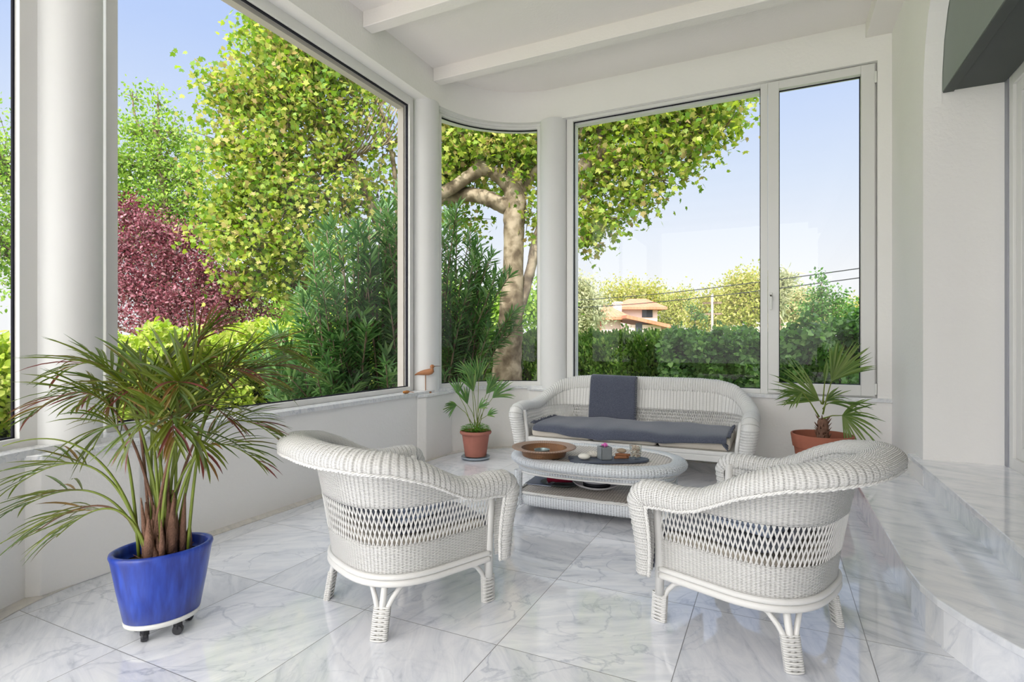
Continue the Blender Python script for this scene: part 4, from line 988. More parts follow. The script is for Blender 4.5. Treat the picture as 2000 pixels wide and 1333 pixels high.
PALM = [  # tip pixel, depth shift, arch, where the leaflets start
    (428, 645, .10, .08, .35), (372, 690, .15, .10, .42), (590, 708, .25, .40, .45), (545, 760, .18, .40, .45), (610, 735, .35, .35, .50), (545, 860, .12, .55, .40), (505, 905, .05, .5, .5),
    (115, 735, .0, .35, .5), (60, 815, -.03, .55, .45), (150, 795, .1, .5, .5), (30, 950, -.10, .50, .55), (45, 990, -.02, .35, .6), (70, 1040, -.14, .45, .6), (110, 1050, -.18, .55, .62),
    (300, 740, .12, .2, .4), (255, 770, -.05, .25, .4), (215, 790, .02, .45, .5), (350, 770, -.1, .3, .4), (420, 735, .0, .25, .4), (480, 740, .06, .3, .45), (340, 860, -.12, .5, .45), (400, 900, -.08, .7, .4), (250, 880, -.12, .6, .45), (180, 880, -.08, .55, .5), (455, 830, .02, .5, .45), (5, 872, -.28, .1, .9)]
D0 = -CS * PBX + CC * PBY
fronds = MB(); rd = random.Random(11)
stems_all = []
for i, (tx, ty, dd, arch, ls) in enumerate(PALM):
    tip = at(tx, ty, D0 + dd) - Vector((PBX, PBY, 0)); a0 = rd.uniform(0, 6.28); r0 = rd.uniform(.01, .065)
    dirp = Vector((tip.x, tip.y, 0)).normalized() if Vector((tip.x, tip.y)).length > 0 else Vector((1, 0, 0))
    p0 = Vector((r0 * math.cos(a0) + dirp.x * .02, r0 * math.sin(a0) + dirp.y * .02, .275)); hz = Vector((tip.x - p0.x, tip.y - p0.y, 0))
    H_ = max(tip.z - p0.z, .1) ; ctrl = p0 + hz * .28 + Vector((0, 0, H_ * (.85 + arch * .8) + .10 * arch + .12))
    pts = []
    for k in range(25):
        t = k / 24; pts.append(p0 * (1 - t) ** 2 + ctrl * 2 * t * (1 - t) + tip * t ** 2)
    fr_ = MB(); fr_.tube(pts, [.0052 * (1 - t / 28) + .001 for t in range(25)], 6)
    st = fr_.build('frond', M['stem_green'] if i % 4 else M['stem_brown'], pot, smooth=True)
    lf = MB(); Ltot = sum((pts[k + 1] - pts[k]).length for k in range(24)); nl = int(max(6, (1 - ls) * Ltot / .028))
    for j in range(nl):
        t = ls + (1 - ls) * (j + .5) / nl; k = min(int(t * 24), 23); f = t * 24 - k; p = pts[k].lerp(pts[k + 1], f); d = (pts[k + 1] - pts[k]).normalized()
        sd_ = d.cross(Vector((0, 0, 1))); sd_ = sd_.normalized() if sd_.length > .05 else Vector((1, 0, 0)); up = sd_.cross(d).normalized()
        g = (j + .5) / nl; ang = math.radians(46 - 24 * g); ll = (.17 + .10 * math.sin(math.pi * min(1, g * 1.1))) * (1 - .3 * g) * rd.uniform(.8, 1.1)
        for s_ in (-1, 1):
            if rd.random() < .06: continue
            dv = d * math.cos(ang) + sd_ * s_ * math.sin(ang) + up * rd.uniform(.05, .35)
            blade(lf, p, dv, up, ll, rd.uniform(.010, .017), rd.uniform(.2, .9), 5, fold=.5)
    if nl > 6 or ls < .8: lf.build('leaflets', M['l_palm'], st)
b = MB()
for i in range(42):
    a = rd.uniform(0, 6.28); r = rd.uniform(.01, .085); x, y = r * math.cos(a), r * math.sin(a) * .9; h = rd.uniform(.08, .26) * (1.35 if i == 3 else 1); w = rd.uniform(.011, .021)
    b.tube([(x, y, .265), (x * 1.05, y * 1.05, .265 + h * .5), (x * 1.2 + rd.uniform(-.01, .01), y * 1.2, .265 + h)], [w, w * .8, w * .15], 7)
b.build('sheaths', M['stem_brown'], pot, smooth=True)
b = MB()
for i in range(30):
    a = rd.uniform(0, 6.28); r = rd.uniform(.02, .085); p = Vector((r * math.cos(a), r * math.sin(a) * .85, .278)); d = Vector((rd.uniform(-1, 1), rd.uniform(-1, 1), rd.uniform(0, .8))).normalized(); b.tube([p, p + d * rd.uniform(.02, .06)], .0015, 4)
tag(b.build('dry_mulch', M['stem_brown'], pot), kind='stuff')

# fan palms ---------------------------------------------------------
def fan(b, p, d, up, R, n, spread, w, rd, bend=.25, split=.35):
    d = Vector(d).normalized(); side = d.cross(Vector(up)).normalized(); nrm = side.cross(d).normalized()
    for i in range(n):
        a = math.radians(-spread / 2 + spread * (i + .5) / n) ; dv = d * math.cos(a) + side * math.sin(a) + nrm * rd.uniform(-.06, .06)
        blade(b, p, dv, nrm, R * (1 - .22 * abs(a) / math.radians(spread / 2 + 1)) * rd.uniform(.85, 1.05), w * rd.uniform(.8, 1.1), bend * rd.uniform(.3, 1.6), 6, fold=.35)

fp = empty('fan_palm', (.315, 4.60, 0), 0, 'small fan palm in a wide terracotta pot between the sofa and the steps', 'potted palm')
MB().lathe([(.125, 0), (.165, .17), (.182, .315), (.192, .318), (.205, .405), (.203, .412), (.193, .412), (.186, .36), (.178, .30)], (0, 0, 0), 64).build('pot', M['terra'], fp, smooth=True)
autosmooth(fp.children[0])
MB().lathe([(.001, .315), (.183, .310)], (0, 0, 0), 40).build('soil', M['soil'], fp)
DF = -CS * .315 + CC * 4.60
def fpt(px, py, dd=0): return at(px, py, DF + dd) - Vector((.315, 4.60, 0))
rd = random.Random(21)
tk = MB(); tr0 = fpt(1607, 850); tr0.z = .30; tr1 = fpt(1607, 818); tk.tube([(tr0.x, tr0.y, .30), (tr0.x, tr0.y, .36), tr1 - Vector((0, 0, .02)), tr1], [.038, .042, .036, .020], 12)
for i in range(60):
    a = rd.uniform(0, 6.28); z = rd.uniform(.31, tr1.z); q = Vector((tr0.x + .036 * math.cos(a), tr0.y + .036 * math.sin(a), z)); tk.tube([q, q + Vector((.02 * math.cos(a), .02 * math.sin(a), .03))], [.005, .001], 5)
tk.build('trunk', M['stem_brown'], fp, smooth=True)
FANS = [((1607, 810), (1624, 745), (1690, 650), .0, 30, 66, .37), ((1605, 790), (1600, 783), (1500, 720), .05, 18, 78, .40), ((1607, 790), (1611, 745), (1612, 735), 0, 3, 10, .16), ((1607, 790), (1612, 785), (1665, 752), .12, 9, 50, .26), ((1607, 800), (1618, 788), (1700, 782), -.05, 6, 26, .32), ((1607, 818), (1645, 812), (1742, 850), -.12, 20, 150, .34), ((1600, 815), (1567, 766), (1530, 770), .05, 12, 120, .20)]
for (a_, m_, t_, dd, n_, spd, Ln) in FANS:
    A_, B_, T_ = fpt(*a_), fpt(*m_, dd * .4), fpt(*t_, dd); st = MB(); st.tube([A_, A_.lerp(B_, .5) + Vector((0, 0, .01)), B_], [.006, .0045, .0035], 6); so_ = st.build('leaf_stalk', M['stem_green'], fp, smooth=True)
    lf = MB(); d_ = (T_ - B_); view = at(*m_, 1) - Vector((0, 0, HC)); upv = Vector((-view.x, -view.y, .6)).normalized()
    fan(lf, B_, d_, upv, Ln, n_, spd, .0135 if n_ > 3 else .026, rd, .35 if t_[1] < 750 else .8); lf.build('fan_leaf', M['l_fan'], so_)

lpx, lpy = -2.495, 4.46
ld = empty('lady_palm', (lpx, lpy, 0), 0, 'slender palm with clover underplanting in a rose terracotta pot in the rounded corner', 'potted palm')
MB().lathe([(.098, .030), (.112, .13), (.126, .225), (.140, .232), (.147, .245), (.144, .258), (.130, .262), (.122, .25), (.118, .235)], (0, 0, 0), 56).build('pot', M['terra2'], ld, smooth=True)
autosmooth(ld.children[0])
MB().lathe([(.001, .245), (.120, .238)], (0, 0, 0), 40).build('soil', M['soil'], ld)
sc_ = MB().lathe([(.001, .006), (.120, .006), (.132, .012), (.136, .024), (.132, .028), (.128, .018), (.001, .016)], (0, 0, 0), 56); sc_.lathe([(.012, 0), (.012, .008)], (.07, -.07, 0), 10); sc_.lathe([(.012, 0), (.012, .008)], (-.09, -.03, 0), 10); sc_.lathe([(.012, 0), (.012, .008)], (.02, .09, 0), 10)
sc_.build('saucer', M['grey_glaze'], ld, smooth=True)
DL = -CS * lpx + CC * lpy
def lpt(px, py, dd=0): return at(px, py, DL + dd) - Vector((lpx, lpy, 0))
LF = [((892, 792), (855, 800), 9, 110, .17, .1), ((925, 765), (905, 700), 10, 60, .26, 0), ((913, 790), (900, 745), 7, 50, .22, -.05), ((962, 778), (1005, 740), 10, 70, .26, .05), ((950, 770), (985, 720), 8, 60, .22, .1), ((935, 798), (960, 775), 5, 80, .14, -.08), ((952, 812), (975, 795), 5, 80, .13, -.1), ((935, 740), (930, 670), 9, 70, .26, .05), ((920, 735), (890, 690), 8, 70, .22, .1), ((895, 770), (890, 715), 6, 60, .2, .12), ((958, 765), (970, 700), 7, 60, .2, .15)]
rd = random.Random(5)
for (m_, t_, n_, spd, Ln, dd) in LF:
    B_, T_ = lpt(*m_, dd), lpt(*t_, dd * 1.6); A_ = Vector((rd.uniform(-.02, .03), rd.uniform(-.02, .02), .245)); C_ = A_.lerp(B_, .55) + Vector((0, 0, .04))
    st = MB(); st.tube([A_, A_.lerp(C_, .6), C_, B_], [.004, .0035, .003, .0025], 6); so_ = st.build('leaf_stalk', M['stem_green'], ld, smooth=True)
    lf = MB(); fan(lf, B_, T_ - B_, Vector((CS, -CC, .7)), Ln, n_, spd, .016, rd, .5); lf.build('fan_leaf', M['l_fan2'], so_)
b = MB()
for i in range(330):
    a = rd.uniform(0, 6.28); r = .135 * math.sqrt(rd.random()); z = .262 + rd.uniform(0, .07) * (1 - (r / .15) ** 2 * .6); p = Vector((r * math.cos(a), r * math.sin(a), z))
    for k in range(3):
        q = rd.uniform(0, 6.28) if k == 0 else q + 2.1; b.add([p, p + Vector((.011 * math.cos(q - .5), .011 * math.sin(q - .5), .003)), p + Vector((.016 * math.cos(q), .016 * math.sin(q), .001)), p + Vector((.011 * math.cos(q + .5), .011 * math.sin(q + .5), .003))], [(0, 1, 2, 3)])
o = b.build('clover', M['l_clover'], ld); o['label'] = 'low bright green clover'
#%%PART3%%
# ------------------------------------------------------------------ the garden
TPL = {
 'lobed': (np.array([(0, -.05, 0), (.16, .08, .02), (.50, .10, -.04), (.34, .30, .0), (.52, .56, -.05), (.24, .58, .02), (0, 1.0, -.06), (-.24, .58, .02), (-.52, .56, -.05), (-.34, .30, .0), (-.50, .10, -.04), (-.16, .08, .02)]), [tuple(range(12))]),
 'oval': (np.array([(0, 0, 0), (.26, .28, .05), (.24, .66, .04), (0, 1, -.05), (-.24, .66, .04), (-.26, .28, .05)]), [(0, 1, 2, 3), (0, 3, 4, 5)]),
 'heart': (np.array([(0, .08, 0), (.30, -.05, .04), (.46, .25, .03), (.28, .66, 0), (0, 1, -.06), (-.28, .66, 0), (-.46, .25, .03), (-.30, -.05, .04)]), [(0, 1, 2, 3, 4), (0, 4, 5, 6, 7)]),
 'lance': (np.array([(0, 0, 0), (.082, .35, .02), (.070, .70, -.03), (0, 1, -.12), (-.070, .70, -.03), (-.082, .35, .02)]), [(0, 1, 2, 3), (0, 3, 4, 5)]),
 'spray': (np.array([(0, 0, 0), (.10, .25, 0), (.26, .45, .02), (.12, .52, 0), (.20, .80, .02), (0, 1, -.04), (-.20, .80, .02), (-.12, .52, 0), (-.26, .45, .02), (-.10, .25, 0)]), [tuple(range(10))]),
}
def leaf_mesh(name, pos, dirs, nrm, size, shape, mat, parent=None):
    """one small leaf polygon at every position"""
    T, Fs = TPL[shape]; n = len(pos); d = dirs / np.maximum(1e-6, np.linalg.norm(dirs, axis=1, keepdims=True))
    s = np.cross(d, nrm); s /= np.maximum(1e-6, np.linalg.norm(s, axis=1, keepdims=True)); u = np.cross(s, d); m = len(T)
    V = pos[:, None, :] + size[:, None, None] * (T[None, :, 0:1] * s[:, None, :] + T[None, :, 1:2] * d[:, None, :] + T[None, :, 2:3] * u[:, None, :])
    V = V.reshape(-1, 3); base_ = np.arange(n)[:, None] * m
    loops = np.concatenate([base_ + np.array(f)[None, :] for f in Fs], axis=1).reshape(-1)
    tot = np.tile(np.array([len(f) for f in Fs]), n); start = np.concatenate([[0], np.cumsum(tot)[:-1]])
    me = bpy.data.meshes.new(name); me.vertices.add(len(V)); me.vertices.foreach_set('co', V.ravel().astype(np.float32))
    me.loops.add(len(loops)); me.loops.foreach_set('vertex_index', loops.astype(np.int32))
    me.polygons.add(len(tot)); me.polygons.foreach_set('loop_start', start.astype(np.int32)); me.polygons.foreach_set('loop_total', tot.astype(np.int32))
    me.update(calc_edges=True); me.materials.append(mat); o = bpy.data.objects.new(name, me); COL.objects.link(o); o.parent = parent; return o

def rand_dirs(n, up=0.0, r=rng):
    v = r.normal(size=(n, 3)); v[:, 2] += up; return v / np.linalg.norm(v, axis=1, keepdims=True)

def crown(root, blobs, size, shape, mat, per=22, sig=0.16, seed=1, up=.9, droop=-.35, twigs=None, twig_r=.006, depth=1.0, name='crown', origin=(0, 0, 0)):
    """blobs: (px, py, D, rx_px, rz_px, leaves); leaves sit in little clusters on twigs"""
    r = np.random.default_rng(seed); P = []; tw = MB(); O = np.array(origin)
    for (px, py, D, rx, rz, n) in blobs:
        c = np.array(at(px, py, D)); R = rx / F * D; Z = rz / F * D; k = max(1, int(n / per))
        d = r.normal(size=(k, 3)); d /= np.linalg.norm(d, axis=1, keepdims=True); rad_ = np.minimum(1.35, np.abs(r.normal(.72, .30, k)))
        cc = c + d * rad_[:, None] * np.array([R, R * depth, Z]); P.append(cc + 0)
        if twigs is not None:
            for q in cc[:: 2]:
                a_ = c + (q - c) * .15; mid = (a_ + q) / 2 + r.normal(size=3) * R * .10; tw.tube([a_ - O, mid - O, q - O], [twig_r, twig_r * .7, twig_r * .3], 4, cap=False)
    cc = np.concatenate(P); pos = np.repeat(cc, per, axis=0) + r.normal(size=(len(cc) * per, 3)) * sig
    n = len(pos); d = rand_dirs(n, droop, r); nr = rand_dirs(n, up, r); sz = size * r.uniform(.6, 1.15, n)
    leaf_mesh(name, pos - O, d, nr, sz, shape, mat, root)
    if twigs is not None: tw.build('twigs', twigs, root, smooth=True)

def limb(root, name, pts, mat, seg=14, knob=.06, seed=0, origin=(0, 0, 0)):
    """pts: (px, py, D, radius_m); smoothed"""
    rd_ = random.Random(seed); C_ = [(at(px, py, D) - Vector(origin), r_) for px, py, D, r_ in pts]; out = []; rr = []
    n = len(C_)
    for i in range(n - 1):
        p0, p1, p2, p3 = C_[max(i - 1, 0)], C_[i], C_[i + 1], C_[min(i + 2, n - 1)]
        for k in range(7):
            t = k / 7; t2, t3 = t * t, t * t * t
            out.append(.5 * ((2 * p1[0]) + (-p0[0] + p2[0]) * t + (2 * p0[0] - 5 * p1[0] + 4 * p2[0] - p3[0]) * t2 + (-p0[0] + 3 * p1[0] - 3 * p2[0] + p3[0]) * t3))
            rr.append((p1[1] * (1 - t) + p2[1] * t) * (1 + rd_.uniform(-knob, knob)))
    out.append(C_[-1][0]); rr.append(C_[-1][1]); b = MB(); b.tube(out, rr, seg); return b.build(name, mat, root, smooth=True)

GZ = -0.46
def ground(px, D):
    p = at(px, 700, D); return (p.x, p.y, GZ)

# big plane tree behind the rounded corner
g = ground(990, 9); pt = empty('plane_tree', g, 0, 'big plane tree with a mottled forked trunk outside the rounded corner window', 'tree', 'plane trees in the garden')
limb(pt, 'trunk', [(990, 848, 9, .30), (990, 780, 9, .26), (991, 700, 9, .235), (999, 600, 9, .195), (1003, 500, 9, .165), (1004, 440, 9, .175), (1006, 390, 9, .185), (1003, 350, 9, .15), (1000, 318, 9, .11)], M['bark'], 20, .05, 1, g)
BR = [[(1000, 405, 9, .15), (975, 398, 9, .13), (945, 385, 9, .12), (905, 380, 9.1, .115), (870, 388, 9.2, .11), (835, 398, 9.3, .10), (790, 420, 9.5, .08)],
      [(1000, 372, 9, .12), (975, 345, 8.95, .115), (945, 330, 8.9, .11), (915, 345, 8.9, .105), (885, 366, 8.9, .10), (850, 384, 8.9, .09)],
      [(935, 335, 8.9, .085), (937, 312, 8.9, .08), (946, 290, 8.9, .05), (940, 260, 8.9, .035), (948, 215, 8.9, .03)],
      [(1003, 335, 9, .10), (1000, 312, 9, .085), (985, 295, 9, .075), (992, 275, 9, .07), (985, 255, 9, .065), (990, 220, 9, .05), (1005, 150, 9, .03)],
      [(1012, 380, 9, .09), (1030, 360, 9, .075), (1045, 335, 8.9, .065), (1075, 310, 8.8, .05), (1110, 285, 8.7, .04), (1150, 240, 8.6, .03)],
      [(1003, 640, 9.1, .09), (1022, 580, 9.1, .085), (1038, 520, 9.1, .085), (1052, 460, 9.1, .09), (1082, 390, 9, .10), (1120, 348, 8.9, .12), (1150, 318, 8.8, .14), (1172, 300, 8.8, .15), (1172, 265, 8.8, .13), (1178, 225, 8.8, .10), (1200, 150, 8.8, .08)],
      [(1150, 335, 8.8, .09), (1185, 330, 8.75, .10), (1205, 316, 8.7, .09), (1222, 308, 8.7, .05), (1270, 290, 8.7, .02), (1340, 262, 8.6, .012), (1420, 235, 8.5, .008)],
      [(1165, 330, 8.8, .04), (1200, 370, 8.7, .02), (1240, 392, 8.6, .012), (1290, 398, 8.5, .006)],
      [(1130, 345, 8.9, .04), (1150, 400, 8.7, .018), (1180, 420, 8.6, .010), (1230, 430, 8.5, .006)],
      [(1190, 250, 8.8, .05), (1250, 225, 8.7, .03), (1330, 190, 8.6, .02), (1430, 165, 8.5, .01)]]
for i, b_ in enumerate(BR): limb(pt, 'branch', b_, M['bark'], 12, .07, 10 + i, g)
PB = [(880, 300, 9.2, 55, 50, 800), (945, 285, 9.0, 60, 45, 620), (1015, 280, 9, 45, 40, 600), (868, 350, 9.3, 35, 35, 420), (1030, 320, 9, 30, 35, 320), (1035, 420, 9, 16, 35, 110), (900, 430, 10, 50, 20, 120), (930, 340, 10.5, 70, 60, 420), (1000, 230, 9.2, 90, 50, 700), (905, 230, 9.2, 80, 50, 800),
      (1150, 250, 8.8, 55, 60, 620), (1215, 225, 8.7, 60, 50, 640), (1290, 210, 8.7, 70, 45, 760), (1370, 195, 8.6, 60, 38, 600), (1435, 195, 8.5, 26, 26, 150), (1150, 370, 8.8, 35, 40, 280), (1215, 320, 8.7, 50, 40, 300), (1275, 290, 8.6, 60, 40, 420), (1350, 260, 8.6, 60, 32, 380), (1415, 250, 8.5, 38, 22, 130), (1235, 385, 8.6, 50, 26, 220), (1290, 350, 8.5, 38, 26, 150), (1345, 310, 8.5, 30, 20, 80), (1160, 430, 8.7, 40, 30, 150), (1148, 465, 8.6, 26, 24, 120), (1190, 425, 8.6, 40, 14, 80), (1325, 320, 8.5, 60, 14, 60),
      (1300, 110, 8.7, 170, 60, 1300), (1100, 120, 8.9, 120, 60, 900)]
crown(pt, [(a_, b_, c_, d_, e_, int(n_ * 2.0)) for a_, b_, c_, d_, e_, n_ in PB], .098, 'lobed', M['l_plane'], per=10, sig=.15, seed=3, twigs=M['bark_dark'], twig_r=.010, depth=1.3, origin=g)

# second plane tree filling the left window
g = ground(800, 9.6); p2 = empty('plane_tree', g, 0, 'plane tree whose leafy crown fills the upper left window', 'tree', 'plane trees in the garden')
limb(p2, 'trunk', [(800, 838, 9.6, .17), (796, 700, 9.6, .14), (782, 580, 9.6, .12), (768, 510, 9.6, .11), (748, 458, 9.6, .10), (725, 400, 9.6, .09), (690, 320, 9.6, .075), (655, 230, 9.6, .06), (630, 120, 9.6, .04)], M['bark'], 14, .06, 30, g)
for i, b_ in enumerate([[(725, 400, 9.6, .06), (660, 390, 9.4, .04), (590, 380, 9.2, .03), (500, 370, 9.1, .015)], [(690, 320, 9.6, .06), (620, 280, 9.4, .04), (540, 230, 9.2, .03), (470, 190, 9.1, .012)], [(748, 458, 9.6, .05), (690, 470, 9.4, .04), (610, 490, 9.2, .025), (520, 510, 9.1, .012)], [(780, 560, 9.6, .05), (775, 400, 9.7, .045), (765, 300, 9.7, .04), (740, 200, 9.7, .03), (700, 90, 9.7, .02)], [(655, 230, 9.6, .05), (600, 150, 9.5, .03), (560, 80, 9.4, .02)]]): limb(p2, 'branch', b_, M['bark'], 8, .07, 40 + i, g)
for i in range(14):
    x = 690 + i * 8; limb(p2, 'branch', [(x - 40, 330 - i * 4, 9.5, .018), (x - 10, 270, 9.4, .014), (x + 15 + (i % 4) * 8, 190, 9.3, .009)], M['bark'], 5, .05, 60 + i, g)
PB = [(565, 110, 9.5, 70, 55, 1000), (640, 130, 9.5, 80, 70, 1000), (520, 90, 9.5, 32, 40, 240), (700, 200, 9.6, 70, 70, 330), (560, 190, 9.3, 80, 60, 1100), (470, 200, 9.3, 50, 50, 560), (640, 240, 9.4, 80, 70, 560), (750, 290, 9.7, 40, 80, 130), (460, 290, 9.2, 50, 55, 420), (540, 300, 9.2, 80, 60, 900), (640, 330, 9.4, 80, 60, 470), (480, 370, 9.1, 65, 50, 720), (570, 400, 9.1, 80, 55, 680), (670, 410, 9.4, 70, 55, 280), (740, 390, 9.7, 40, 50, 90), (450, 440, 9.1, 50, 40, 460), (520, 470, 9.1, 80, 45, 800), (610, 490, 9.2, 80, 45, 420), (500, 540, 9.3, 60, 35, 420), (570, 560, 9.5, 60, 30, 320), (700, 500, 10, 60, 50, 120), (440, 180, 9.3, 24, 30, 120), (640, 30, 9.5, 130, 60, 900), (505, 60, 9.5, 18, 24, 70)]
crown(p2, [(a_, b_, c_, d_, e_, int(n_ * 2.0)) for a_, b_, c_, d_, e_, n_ in PB], .098, 'lobed', M['l_plane'], per=10, sig=.16, seed=4, twigs=M['bark_dark'], twig_r=.009, depth=1.3, origin=g)

# green oak far left
g = ground(320, 15); ok = empty('oak_tree', g, 0, 'fresh green oak rising behind the purple plum tree', 'tree')
limb(ok, 'trunk', [(320, 779, 15, .25), (318, 600, 15, .2), (322, 450, 15, .15), (315, 330, 15, .09), (300, 240, 15, .04)], M['bark_dark'], 10, .05, 3, g)
for i, b_ in enumerate([[(318, 500, 15, .1), (270, 420, 15, .06), (240, 330, 15, .03)], [(322, 450, 15, .1), (370, 380, 15, .06), (395, 310, 15, .03)], [(315, 330, 15, .05), (268, 240, 15, .03), (258, 180, 15, .012)], [(315, 330, 15, .05), (310, 240, 15, .03), (308, 180, 15, .012)]]): limb(ok, 'branch', b_, M['bark_dark'], 7, .05, 5 + i, g)
PB = [(262, 188, 15, 16, 18, 110), (310, 195, 15, 13, 22, 110), (270, 260, 15, 42, 35, 600), (335, 262, 15, 45, 35, 600), (385, 290, 15, 26, 30, 260), (245, 320, 15, 45, 45, 800), (310, 330, 15, 60, 50, 1200), (370, 350, 15, 45, 50, 800), (260, 390, 15, 60, 45, 1000), (330, 410, 15, 70, 50, 1200), (400, 420, 15.5, 40, 50, 600), (300, 460, 15, 90, 40, 1000), (430, 480, 15.5, 50, 50, 600), (400, 560, 15.5, 70, 50, 700), (480, 570, 16, 60, 40, 500), (120, 330, 14, 90, 110, 1700), (10, 330, 13, 70, 100, 1500), (0, 480, 13, 90, 100, 1600), (110, 480, 14, 90, 90, 1200)]
crown(ok, [(a_, b_, c_, d_, e_, int(n_ * 1.7)) for a_, b_, c_, d_, e_, n_ in PB], .105, 'oval', M['l_oak'], per=16, sig=.17, seed=6, twigs=M['bark_dark'], twig_r=.012, depth=1.0, origin=g)

# purple plum
g = ground(300, 9.8); pl = empty('plum_tree', g, 0, 'purple leaved plum tree above the bright hedge in the left window', 'tree')
limb(pl, 'trunk', [(300, 835, 9.8, .10), (305, 700, 9.8, .09), (300, 620, 9.8, .075), (290, 520, 9.8, .05), (280, 420, 9.8, .02)], M['bark_dark'], 10, .05, 8, g)
for i, b_ in enumerate([[(302, 640, 9.8, .06), (250, 560, 9.7, .035), (215, 470, 9.6, .012)], [(302, 640, 9.8, .06), (370, 580, 9.7, .035), (440, 560, 9.6, .012)], [(300, 600, 9.8, .05), (340, 500, 9.7, .03), (350, 440, 9.7, .01)], [(302, 660, 9.7, .04), (400, 640, 9.6, .02), (500, 600, 9.5, .01)], [(302, 660, 9.7, .04), (230, 640, 9.6, .02), (180, 600, 9.5, .01)]]): limb(pl, 'branch', b_, M['bark_dark'], 7, .05, 15 + i, g)
PB = [(255, 420, 9.8, 36, 30, 700), (300, 455, 9.8, 48, 34, 1000), (370, 462, 9.8, 32, 22, 500), (250, 490, 9.7, 50, 45, 1300), (330, 510, 9.7, 60, 40, 1400), (400, 530, 9.7, 45, 30, 900), (455, 545, 9.7, 34, 24, 550), (270, 565, 9.6, 70, 42, 1700), (360, 580, 9.6, 70, 38, 1500), (440, 590, 9.6, 50, 30, 900), (500, 610, 9.6, 26, 20, 300), (320, 625, 9.5, 90, 30, 1400), (420, 630, 9.5, 60, 24, 700), (180, 500, 9.8, 60, 80, 1400), (190, 600, 9.6, 60, 50, 1000), (480, 570, 9.7, 26, 18, 260)]
crown(pl, [(a_, b_, c_, d_, e_, int(n_ * 1.6)) for a_, b_, c_, d_, e_, n_ in PB], .062, 'oval', M['l_plum'], per=18, sig=.10, seed=8, twigs=M['bark_dark'], twig_r=.008, depth=.9, up=.5, origin=g)

# hedges: woody core with a skin of leaves
def hedge(name, x0, x1, y0, y1, ztop_f, face, n, size, shape, mat, label, seed, droop=-.2, up=.5, rough=.16, dirbias=None):
    root = empty(name, ((x0 + x1) / 2, (y0 + y1) / 2, GZ), 0, label, 'hedge'); r = np.random.default_rng(seed); O = np.array(root.location)
    b = MB(); ns = 24; G = []
    lx = x1 - x0 > y1 - y0
    for i in range(ns + 1):
        f = i / ns; x = x0 + (x1 - x0) * f if lx else None; y = y0 + (y1 - y0) * f if not lx else None
        zt_ = ztop_f(f) - .14
        if lx: ring = [(x, y0 + .16, GZ), (x, y0 + .14, zt_ - .1), (x, y0 + .3, zt_), (x, y1 - .3, zt_), (x, y1 - .14, zt_ - .1), (x, y1 - .16, GZ)]
        else: ring = [(x0 + .16, y, GZ), (x0 + .14, y, zt_ - .1), (x0 + .3, y, zt_), (x1 - .3, y, zt_), (x1 - .14, y, zt_ - .1), (x1 - .16, y, GZ)]
        G.append([Vector(p) - Vector(root.location) + Vector(r.normal(size=3) * .03) for p in ring])
    b.grid(G); b.build('woody_core', plain(name + '_core', (.035, .04, .018), 1.0, 0.0, var=.5, vscale=9, bump=1.0, bscale=14), root)
    # skin points on the faces and the top
    k = n; f = r.random(k); sel = r.random(k); zt_ = np.array([ztop_f(v) for v in f])
    bump_ = lambda a, c: rough * (np.sin(a * 5.1 + seed) * np.sin(c * 4.3) + .6 * np.sin(a * 11.7 + c * 7))
    P = np.zeros((k, 3)); N_ = np.zeros((k, 3))
    L_ = (x1 - x0) if lx else (y1 - y0); Wd = (y1 - y0) if lx else (x1 - x0)
    top = sel < .30; zz = GZ + (zt_ - GZ) * r.random(k) ** .7; al = (x0 if lx else y0) + L_ * f
    side = np.where(r.random(k) < .8, face, -face)
    ac = np.where(side < 0, (y0 if lx else x0), (y1 if lx else x1)) + side * bump_(al, zz) + r.normal(size=k) * .05
    ac = np.where(top, (y0 if lx else x0) + Wd * r.random(k), ac); zz = np.where(top, zt_ + bump_(al, ac) * .6 + r.normal(size=k) * .05, zz)
    P[:, 0] = al if lx else ac; P[:, 1] = ac if lx else al; P[:, 2] = zz
    nx = np.where(top, 0, side); N_[:, 1 if lx else 0] = nx; N_[:, 2] = np.where(top, 1, .35)
    nr = N_ + r.normal(size=(k, 3)) * .55; d = rand_dirs(k, droop, r) + N_ * .4
    if dirbias is not None: d = d * .5 + np.array(dirbias)
    leaf_mesh('foliage', P - O, d, nr, size * r.uniform(.55, 1.2, k), shape, mat, root); return root
hedge('broadleaf_hedge', -7.3, -6.0, -1.0, 7.2, lambda f: 1.12 + .10 * math.sin(f * 9) + .06 * math.sin(f * 23) - .1 * (f < .1), 1, 48000, .085, 'oval', M['l_hedge'], 'bright yellow green broadleaf hedge below the plum tree in the left window', 4)
hedge('conifer_hedge', -8.0, -1.0, 9.3, 10.3, lambda f: 1.07 + .03 * math.sin(f * 17) + .02 * math.sin(f * 41), -1, 42000, .10, 'spray', M['l_thuja'], 'clipped dark green conifer hedge behind the sofa window', 7, dirbias=(.05, -.45, .75))
hedge('ivy_hedge', -1.6, 4.2, 8.5, 9.4, lambda f: 1.03 + .32 * min(1, f * 1.6) + .05 * math.sin(f * 19) + .04 * math.sin(f * 43), -1, 24000, .080, 'heart', M['l_ivy'], 'ivy covered hedge with glossy leaves behind the opening window', 9)

